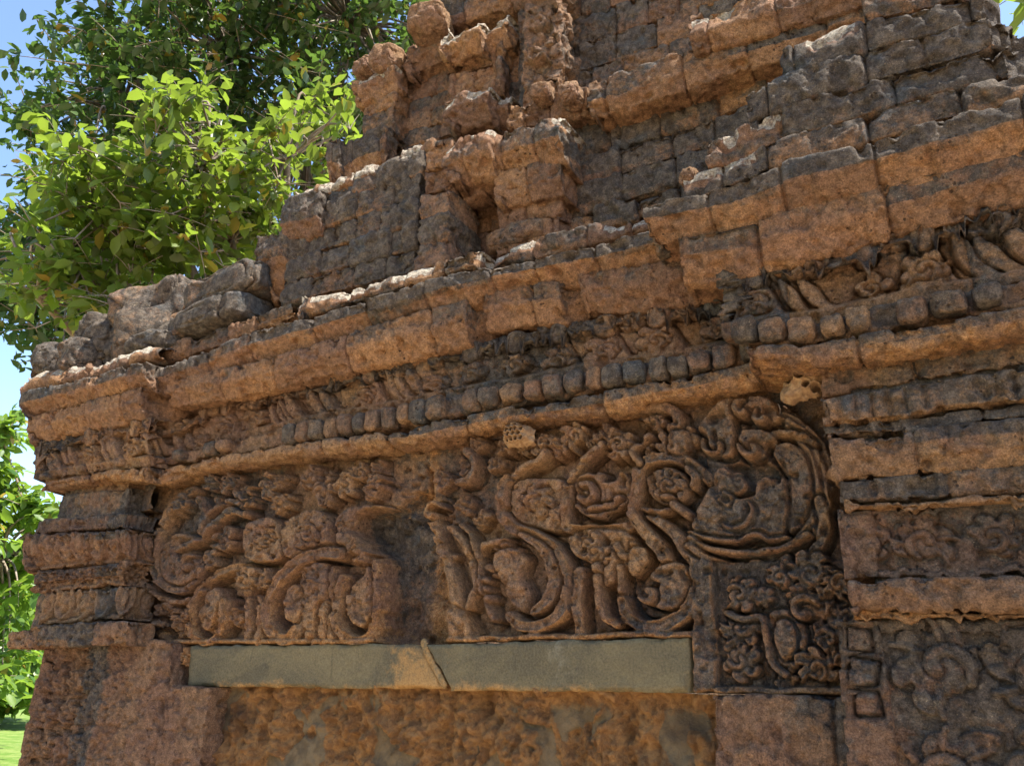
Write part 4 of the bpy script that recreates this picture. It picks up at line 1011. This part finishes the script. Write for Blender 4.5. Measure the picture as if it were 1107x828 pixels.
PLF = frond_field(1.7, .62, .055, -.034, 51)
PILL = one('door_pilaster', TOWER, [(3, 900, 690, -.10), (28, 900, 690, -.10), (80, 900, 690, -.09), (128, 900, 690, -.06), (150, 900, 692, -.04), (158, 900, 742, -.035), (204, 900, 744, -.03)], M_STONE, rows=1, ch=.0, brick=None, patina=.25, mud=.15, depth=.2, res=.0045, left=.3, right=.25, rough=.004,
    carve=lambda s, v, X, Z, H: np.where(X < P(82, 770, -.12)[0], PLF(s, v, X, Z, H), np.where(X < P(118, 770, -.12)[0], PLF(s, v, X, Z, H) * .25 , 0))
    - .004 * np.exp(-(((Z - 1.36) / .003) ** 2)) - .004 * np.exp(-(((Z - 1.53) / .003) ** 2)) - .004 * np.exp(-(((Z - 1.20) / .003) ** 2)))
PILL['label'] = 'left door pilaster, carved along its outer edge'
# jamb block under the lintel at left, in the lintel plane
# ---- right capital and pilaster ------------------------------------------------------------------------
one('plain_band', TOWER, [(888, 431, 392, -.10), (927, 423, 380, -.10), (981, 414, 377, -.10), (1026, 406, 368, -.10), (1107, 396, 355, -.10), (1300, 360, 318, -.10)], M_STONE, ch=.0, brick=(.3, .5), patina=.6, mud=.25, depth=.15, left=.15)
one('band_backing', TOWER, [('X', -.235, -.085, 1.0, 2.40), ('X', .95, -.085, 1.0, 2.40)], M_STONE, ch=0, brick=None, patina=.5, depth=.1, left=.1, chip=0.)
CAPR = empty('pilaster_capital', (P(1000, 540, -.12)[0], -.1, 1.9)); CAPR.parent = TOWER; CAPR.matrix_parent_inverse = Matrix.Translation(-Vector(TOWER.location)); CAPR['label'] = 'worn moulded capital of the right door pilaster'
capr = lambda name, pts, **k: cap(name, pts, CAPR, **{**dict(left=.14, right=None), **k})
capr('fluted_band', [(890, 459, 431, -.14), (973, 451, 418, -.14), (1014, 442, 410, -.14), (1107, 433, 398, -.14), (1300, 405, 362, -.14)], carve=flute(.037, .030, 11), brick=None, patina=.7)
capr('small_band', [(891, 471, 460, -.12), (991, 467, 452, -.12), (1052, 457, 444, -.12), (1107, 452, 433, -.12), (1300, 432, 405, -.12)], patina=.5, mud=.4)
capr('petal_band', [(898, 519, 472, -.15), (977, 511, 468, -.15), (1042, 507, 458, -.15), (1107, 501, 452, -.15), (1300, 484, 432, -.15)], carve=flute(.068, .020, 14), patina=.35, mud=.3, prof=[(.2, 0), (.03, 0), (.012, .3), (0, .75), (.006, 1), (.2, 1)])
capr('small_band', [(906, 543, 521, -.12), (977, 540, 513, -.12), (1042, 536, 508, -.12), (1107, 532, 502, -.12), (1300, 520, 486, -.12)], patina=.5, mud=.25, brick=(.12, .25))
capr('small_band', [(910, 551, 544, -.14), (977, 548, 541, -.14), (1107, 541, 533, -.14), (1300, 528, 520, -.14)], patina=.1, mud=.6)
FRF0 = frond_field(1.1, .18, .075, -.020, 61)
FRF = lambda s, v, X, Z, H: FRF0(s, v, X, Z, H) * (.6 + .5 * sstep(-.3, .3, fbm(np.stack([X, 0 * X, Z], -1), 7, 2, 5)))
capr('carved_frieze', [(911, 627, 551, -.11), (1000, 626, 548, -.11), (1107, 623, 541, -.11), (1300, 618, 528, -.11)], carve=lambda s, v, X, Z, H: np.where(X > P(945, 590, -.11)[0], FRF(s, v, X, Z, H), 0), patina=.45, mud=.3, brick=(.14, .3))
capr('ledge', [(921, 661, 628, -.17), (1000, 662, 627, -.17), (1107, 663, 624, -.17), (1300, 664, 619, -.17)], patina=.55, brick=(.28, .4), ch=.012, round_=3)
capr('small_band', [(924, 669, 662, -.14), (1107, 669, 663, -.14), (1300, 670, 664, -.14)], patina=.1, mud=.65)
PRF = frond_field(1.4, .46, .11, -.026, 71, .31, 9, 0., .075)
PILR = one('door_pilaster', TOWER, [(925, 900, 669, -.11), (1000, 900, 669, -.11), (1107, 900, 669, -.11), (1300, 900, 670, -.11)], M_STONE, ch=0, brick=None, patina=.25, mud=.3, depth=.2, res=.0045, left=.2, rough=.005,
    carve=lambda s, v, X, Z, H: PRF(s, v, X, Z, H))
PILR['label'] = 'right door pilaster with worn square carvings'
# plain jamb under the lintel's right end
one('door_jamb', TOWER, [(778, 900, 752, -.012), (840, 900, 752, -.012), (932, 900, 752, -.012)], M_STONE, ch=0, brick=(.2, .3), patina=.55, mud=.3, depth=.2, left=.2)
0 and one('door_jamb', TOWER, [(140, 900, 744, .01), (204, 900, 744, .01)], M_STONE, ch=0, brick=None, patina=.3, mud=.2, depth=.2, left=None, right=.2)

core('inner_masonry', [(-3.55, .9, .26, 2.6, -.1, 2.36), (-3.6, .9, .08, 2.6, 2.36, 2.80), (-2.6, .20, .34, 2.4, 2.78, 3.45), (-2.2, .1, .48, 2.2, 3.45, 4.6)])
# ------------------------------------------------------------------ loose stones on the broken cornice
RUB = 'loose stones lying on the broken cornice'
def stone(px, py, y, size, seed, label, **k):
    q = P(px, py, y); o = lump('fallen_stone', (0, 0, 0), size, M_STONE, None, seed, **k); o.location = Vector(q.tolist())
    tag(o, label, 'stone', RUB); return o
stone(128, 372, .02, (.38, .34, .28), 3, 'big rounded grey boulder on the left end of the cornice', amp=.34, detail=.08, rot=.3, patina=1.0, box=.62)
stone(100, 393, -.06, (.26, .24, .18), 5, 'pale angular stone in front of the big grey boulder', amp=.3, detail=.07, rot=.8, patina=.8, box=.6)
stone(72, 396, .05, (.34, .3, .2), 7, 'small dark stone at the far left of the rubble', amp=.3, detail=.07, rot=.2, patina=.9, box=.6)
stone(181, 352, .06, (.46, .36, .40), 11, 'dark leaning stone right of the big grey boulder', amp=.26, detail=.06, rot=.5, tiltx=-.5, patina=.8, box=.5)
stone(207, 341, .12, (.22, .3, .22), 13, 'pale sunlit stone on top of the rubble', amp=.3, detail=.07, rot=.9, patina=.1, box=.55)
stone(177, 376, -.04, (.34, .26, .12), 15, 'low black crusted stone wedged behind the cornice lip', amp=.3, detail=.08, patina=1., box=.6)
stone(236, 352, .02, (.5, .3, .13), 17, 'long dark slab lying behind the cornice', amp=.14, detail=.05, rot=.0, tiltx=-.12, patina=.95, box=.35)
stone(262, 322, .08, (.50, .34, .17), 19, 'tilted dark slab leaning up against the tier wall', amp=.12, detail=.05, rot=.05, tiltx=-.1, patina=.85, box=.35)
stone(466, 26, .24, (.20, .2, .17), 21, 'rounded stone perched on the top left of the tower', amp=.2, detail=.05, rot=.3, patina=.15, box=.55)
stone(420, 68, .26, (.13, .16, .14), 23, 'small sunlit stone on the outer upper pilaster', amp=.25, detail=.06, patina=.05)
stone(397, 76, .27, (.11, .14, .10), 25, 'pebble sized stone beside the small sunlit stone', amp=.25, detail=.06, patina=.1)
stone(588, 103, .04, (.085, .1, .08), 27, 'left one of two knobs of stone above the niche', amp=.2, detail=.06, patina=.1, box=.7)
stone(617, 104, .04, (.09, .1, .10), 29, 'right one of two knobs of stone above the niche', amp=.2, detail=.06, patina=.15, box=.7)
stone(560, 258, .1, (.22, .12, .08), 31, 'flat broken stone lying in the niche', amp=.3, detail=.07, patina=.5)
stone(746, 193, -.2, (.05, .06, .05), 33, 'small pale lump on the step of the dark right masonry', amp=.3, detail=.07, patina=.0)

# ------------------------------------------------------------------ wasp nests
def nest(px, py, y, cells, w, h, label, r=.0075):
    q = P(px, py, y); n = 110; m = 90
    X, Z = np.meshgrid(np.linspace(-w / 2, w / 2, n), np.linspace(-h / 2, h / 2, m), indexing='ij')
    p = np.stack([X, 0 * X, Z], -1) + q
    e = np.sqrt((X / (w / 2)) ** 2 + (Z / (h / 2)) ** 2) + .35 * fbm(p, 22, 3, 3)
    hgt = .030 * sstep(1.05, .55, e) - .02 * sstep(.9, 1.1, e) + .004 * fbm(p, 40, 3, 5)
    for (a, b, rr) in cells:
        d = np.hypot(X - a, Z - b)
        hgt = np.where(d < rr * r, hgt - .055 * sstep(rr * r, rr * r * .6, d), hgt + .005 * np.exp(-((d - rr * r * 1.3) / .003) ** 2))
    V = np.stack([X, -hgt, Z], -1); q4 = grid_faces(n, m); q4 = q4[(e.ravel()[q4] < 1.0).all(1)]
    used = np.unique(q4); mp = np.full(n * m, -1); mp[used] = np.arange(len(used))
    o = link_mesh('wasp_nest', V.reshape(-1, 3)[used], mp[q4], M_NEST); o.location = Vector(q.tolist()); tag(o, label, 'wasp nest', 'wasp nests stuck under the ledge')
cells = [(x * .017 + (.0085 if j % 2 else 0), j * .015, 1.) for j in (-1, 0, 1, 2) for x in (-2, -1, 0, 1)]
nest(560, 471, -.005, [c for c in cells if abs(c[0]) < .035], .13, .085, 'small pale honeycomb nest under the ledge near the middle')
nest(868, 414, -.05, [(-.03, .012, 1.5), (-.003, .022, 1.9), (.03, .02, 1.4), (.012, -.012, 1.3), (.033, -.025, 1.5), (-.012, .04, 1.1), (.04, .045, 1.2)], .125, .12, 'big mud nest with dark holes at the top right corner of the lintel', .008)

# ------------------------------------------------------------------ trees
def mk_leaf(name, c1, c2, tr, trans=.5, gloss=.35):
    s = NT(name); 
    at = s.n('ShaderNodeAttribute', attribute_name='mask'); sep = s.n('ShaderNodeSeparateColor'); s.l(at.outputs[0], sep.inputs[0])
    c = s.mix(sep.outputs[0], c1, c2)
    c = s.mix(s.ramp(sep.outputs[1], .93, .97), c, (.36, .24, .04))
    b = s.n('ShaderNodeBsdfPrincipled'); s.l(c, b.inputs['Base Color']); b.inputs['Roughness'].default_value = gloss
    t = s.n('ShaderNodeBsdfTranslucent'); s.l(s.mix(sep.outputs[0], tr, tuple(min(1, v * 1.35) for v in tr)), t.inputs[0])
    mx = s.n('ShaderNodeMixShader'); mx.inputs[0].default_value = trans; s.l(b.outputs[0], mx.inputs[1]); s.l(t.outputs[0], mx.inputs[2])
    s.l(mx.outputs[0], s.out.inputs[0]); return s.m
def mk_bark():
    s = NT('grey_bark'); n = s.noise(9, 6, .7, .5, stretch=(1, 1, .3))
    return s.done(s.mix(s.ramp(n, .35, .65), (.16, .12, .085), (.30, .26, .21)), s.bump(n, .02, .8), .9, .1)
M_BARK = mk_bark()
M_LBR = mk_leaf('bright_broad_leaf', (.042, .078, .012), (.12, .17, .022), (.22, .31, .03), .42, .42)
M_LDK = mk_leaf('dark_small_leaf', (.024, .055, .016), (.055, .10, .024), (.09, .16, .025), .38, .4)
M_LFR = mk_leaf('light_green_leaf', (.05, .12, .018), (.13, .20, .025), (.22, .34, .035), .45, .4)
def leaves(centres, size, rg, droop=.5, aspect=.52, fold=.18):
    n = len(centres); az = rg.uniform(0, 2 * math.pi, n); pitch = rg.normal(-droop, .45, n)
    d = np.stack([np.cos(az) * np.cos(pitch), np.sin(az) * np.cos(pitch), np.sin(pitch)], -1)
    side = np.cross(d, [0, 0, 1.]); side /= np.linalg.norm(side, axis=1, keepdims=True) + 1e-9
    roll = rg.normal(0, .5, n)[:, None]; nrm = np.cross(side, d)
    side = side * np.cos(roll) + nrm * np.sin(roll); nrm = np.cross(side, d)
    s = (size * rg.uniform(.6, 1.25, n))[:, None]
    tmpl = [(0, 0, 0), (.38, .85, 1), (.72, .75, 1), (1., 0, -.35), (.72, -.75, 1), (.38, -.85, 1), (.4, 0, 0), (.75, 0, -.12)]
    V = np.stack([centres + d * s * a + side * s * aspect * .5 * b + nrm * s * fold * (c if abs(b) > 0 else c * .8) * (.5) for a, b, c in tmpl], 1)
    q = np.array([[0, 1, 6, 5], [1, 2, 7, 6], [6, 7, 4, 5], [2, 3, 4, 7]])
    F = (np.arange(n)[:, None, None] * 8 + q[None]).reshape(-1, 4)
    M = np.repeat(np.stack([rg.uniform(0, 1, n), rg.uniform(0, 1, n), 0 * az], -1), 8, 0)
    return V.reshape(-1, 3), F, M
def tube(path, r0, r1, k=8):
    path = np.array(path, float); path = catmull(path, 5) if len(path) > 2 else path
    n = len(path); t = np.gradient(path, axis=0); t /= np.linalg.norm(t, axis=1, keepdims=True) + 1e-9
    a = np.cross(t, [.31, .2, .93]); a /= np.linalg.norm(a, axis=1, keepdims=True) + 1e-9; b = np.cross(t, a)
    r = np.linspace(r0, r1, n)[:, None, None]; th = np.linspace(0, 2 * math.pi, k, endpoint=False)
    V = path[:, None] + r * (np.cos(th)[None, :, None] * a[:, None] + np.sin(th)[None, :, None] * b[:, None])
    V = V * 1; i = np.arange(n - 1)[:, None] * k; j = np.arange(k)[None]
    F = np.stack([i + j, i + (j + 1) % k, i + k + (j + 1) % k, i + k + j], -1).reshape(-1, 4)
    return V.reshape(-1, 3), F, np.zeros((n * k, 3))
def inpoly(px, py, poly):
    ins = False; n = len(poly)
    for k in range(n):
        (x1, y1), (x2, y2) = poly[k], poly[(k + 1) % n]
        if (y1 > py) != (y2 > py) and px < (x2 - x1) * (py - y1) / (y2 - y1) + x1: ins = not ins
    return ins
def tree(name, poly, d0, d1, nclus, nleaf, lsize, crad, base, forks, mat, label, seed, group=None, droop=.5, trunk_r=.16, twigs=True, extra=None, twig_r=.012, aspect=.52):
    rg = np.random.RandomState(seed)
    root = empty(name, base); tag(root, label, 'tree', group)
    xs = [p[0] for p in poly]; ys = [p[1] for p in poly]; C = []
    while len(C) < nclus:
        x, y = rg.uniform(min(xs), max(xs)), rg.uniform(min(ys), max(ys))
        if inpoly(x, y, poly): C.append(PD(x, y, rg.uniform(d0, d1)))
    C = np.array(C)
    if extra is not None: C = np.vstack([C, np.array(extra)])
    C = C[C[:, 2] > .5]
    per = np.maximum(3, (nleaf / len(C) * rg.uniform(.5, 1.5, len(C))).astype(int))
    tA, lA = Acc(), Acc()
    fk = np.array(forks, float); base = np.array(base, float)
    top = fk.mean(0); crotch = base + (top - base) * .45 + rg.uniform(-.2, .2, 3)
    tA.add(*tube([base - [0, 0, .2], base + (crotch - base) * .5 + rg.uniform(-.1, .1, 3), crotch], trunk_r, trunk_r * .8, 12))
    lc = []
    for f in fk:
        tA.add(*tube([crotch, (crotch + f) / 2 + rg.uniform(-.3, .3, 3), f], trunk_r * .6, trunk_r * .22, 8))
    for c, k in zip(C, per):
        f = fk[np.argmin(np.linalg.norm(fk - c, axis=1))]
        mid = (f + c) / 2 + rg.uniform(-.15, .15, 3) + [0, 0, .12]
        if twigs: lA_t = tube([f, mid, c], twig_r * 1.6, twig_r * .5, 5); tA.add(*lA_t)
        # leaves along little shoots from the cluster centre
        ns = 4; sh = rg.normal(0, 1, (ns, 3)); sh /= np.linalg.norm(sh, axis=1, keepdims=True); sh[:, 2] *= .6
        t = rg.uniform(.05, 1.0, k) ** .8; si = rg.randint(0, ns, k)
        lc.append(c + sh[si] * (t * crad * rg.uniform(.7, 1.2, k))[:, None] + rg.normal(0, crad * .10, (k, 3)))
        if twigs:
            for q in range(ns): tA.add(*tube([c, c + sh[q] * crad * .5 + [0, 0, .01], c + sh[q] * crad * .95], twig_r * .45, twig_r * .15, 4))
    V, F, M = leaves(np.vstack(lc), lsize, rg, droop, aspect)
    tA.build('trunk', M_BARK, root)
    link_mesh('crown', V, F, mat, root, M, smooth=False)
    return root
DKP = [(90, -80), (84, 30), (60, 70), (48, 78), (18, 118), (30, 150), (22, 185), (34, 205), (-50, 250), (-70, 330), (24, 318), (34, 370), (90, 400), (300, 380), (420, 200), (545, 60), (640, -80)]
tree('broad_tree', DKP, 9.5, 13.5, 540, 34000, .145, .52, (-8.2, 6.4, -.1), [PD(130, 120, 12), PD(250, 60, 12), PD(380, 30, 12), PD(200, 220, 12.5), PD(330, 140, 12), PD(80, 260, 12), PD(470, -40, 12.5)], M_LDK,
     'tall dark green tree filling the sky behind the tower top', 3, twigs=True, trunk_r=.22, twig_r=.016)
BRP = [(20, 262), (60, 165), (50, 140), (120, 150), (160, 112), (215, 98), (262, 130), (330, 105), (385, 118), (380, 140), (345, 175), (310, 210), (290, 250), (262, 290), (215, 320), (150, 335), (60, 345), (40, 330), (0, 300), (-40, 290)]
tree('broad_tree', BRP, 6.2, 7.8, 190, 4600, .135, .33, (-4.9, 4.6, -.1), [PD(110, 250, 7), PD(220, 180, 7.1), PD(250, 260, 7), PD(310, 170, 7), PD(40, 320, 7)], M_LBR,
     'nearer tree with large bright yellow green leaves beside the tower', 9, twigs=True, trunk_r=.12, twig_r=.010, aspect=.6)
LFP = [(-140, 450), (10, 440), (28, 470), (34, 520), (60, 545), (66, 555), (50, 600), (35, 620), (34, 660), (30, 740), (-140, 745)]
tree('leafy_tree', LFP, 15, 19, 110, 9000, .26, .62, (-18.5, 3.2, -.1), [PD(-40, 520, 17), PD(10, 500, 17), PD(0, 600, 17), PD(-90, 560, 17)], M_LFR,
     'bright green tree low at the left edge beyond the ruin', 14, trunk_r=.2, twig_r=.02)
tree('leafy_tree', [(-90, 640), (30, 640), (44, 700), (40, 760), (-90, 765)], 24, 28, 110, 8000, .34, .8, (-31, 2, -.1), [PD(-30, 680, 30), PD(10, 690, 30)], M_LFR,
     'far small tree low at the left edge under the bright one', 15, trunk_r=.2, twig_r=.02)
tree('broad_tree', [(1068, -60), (1080, 5), (1100, 28), (1180, 40), (1220, -60)], 5.5, 6.5, 14, 60, .24, .3, (3.2, 3.4, -.1), [PD(1150, -30, 6), PD(1110, 0, 6)], M_LBR,
     'tree showing a few green leaves past the top right corner', 16, trunk_r=.12, twig_r=.008, aspect=.6)
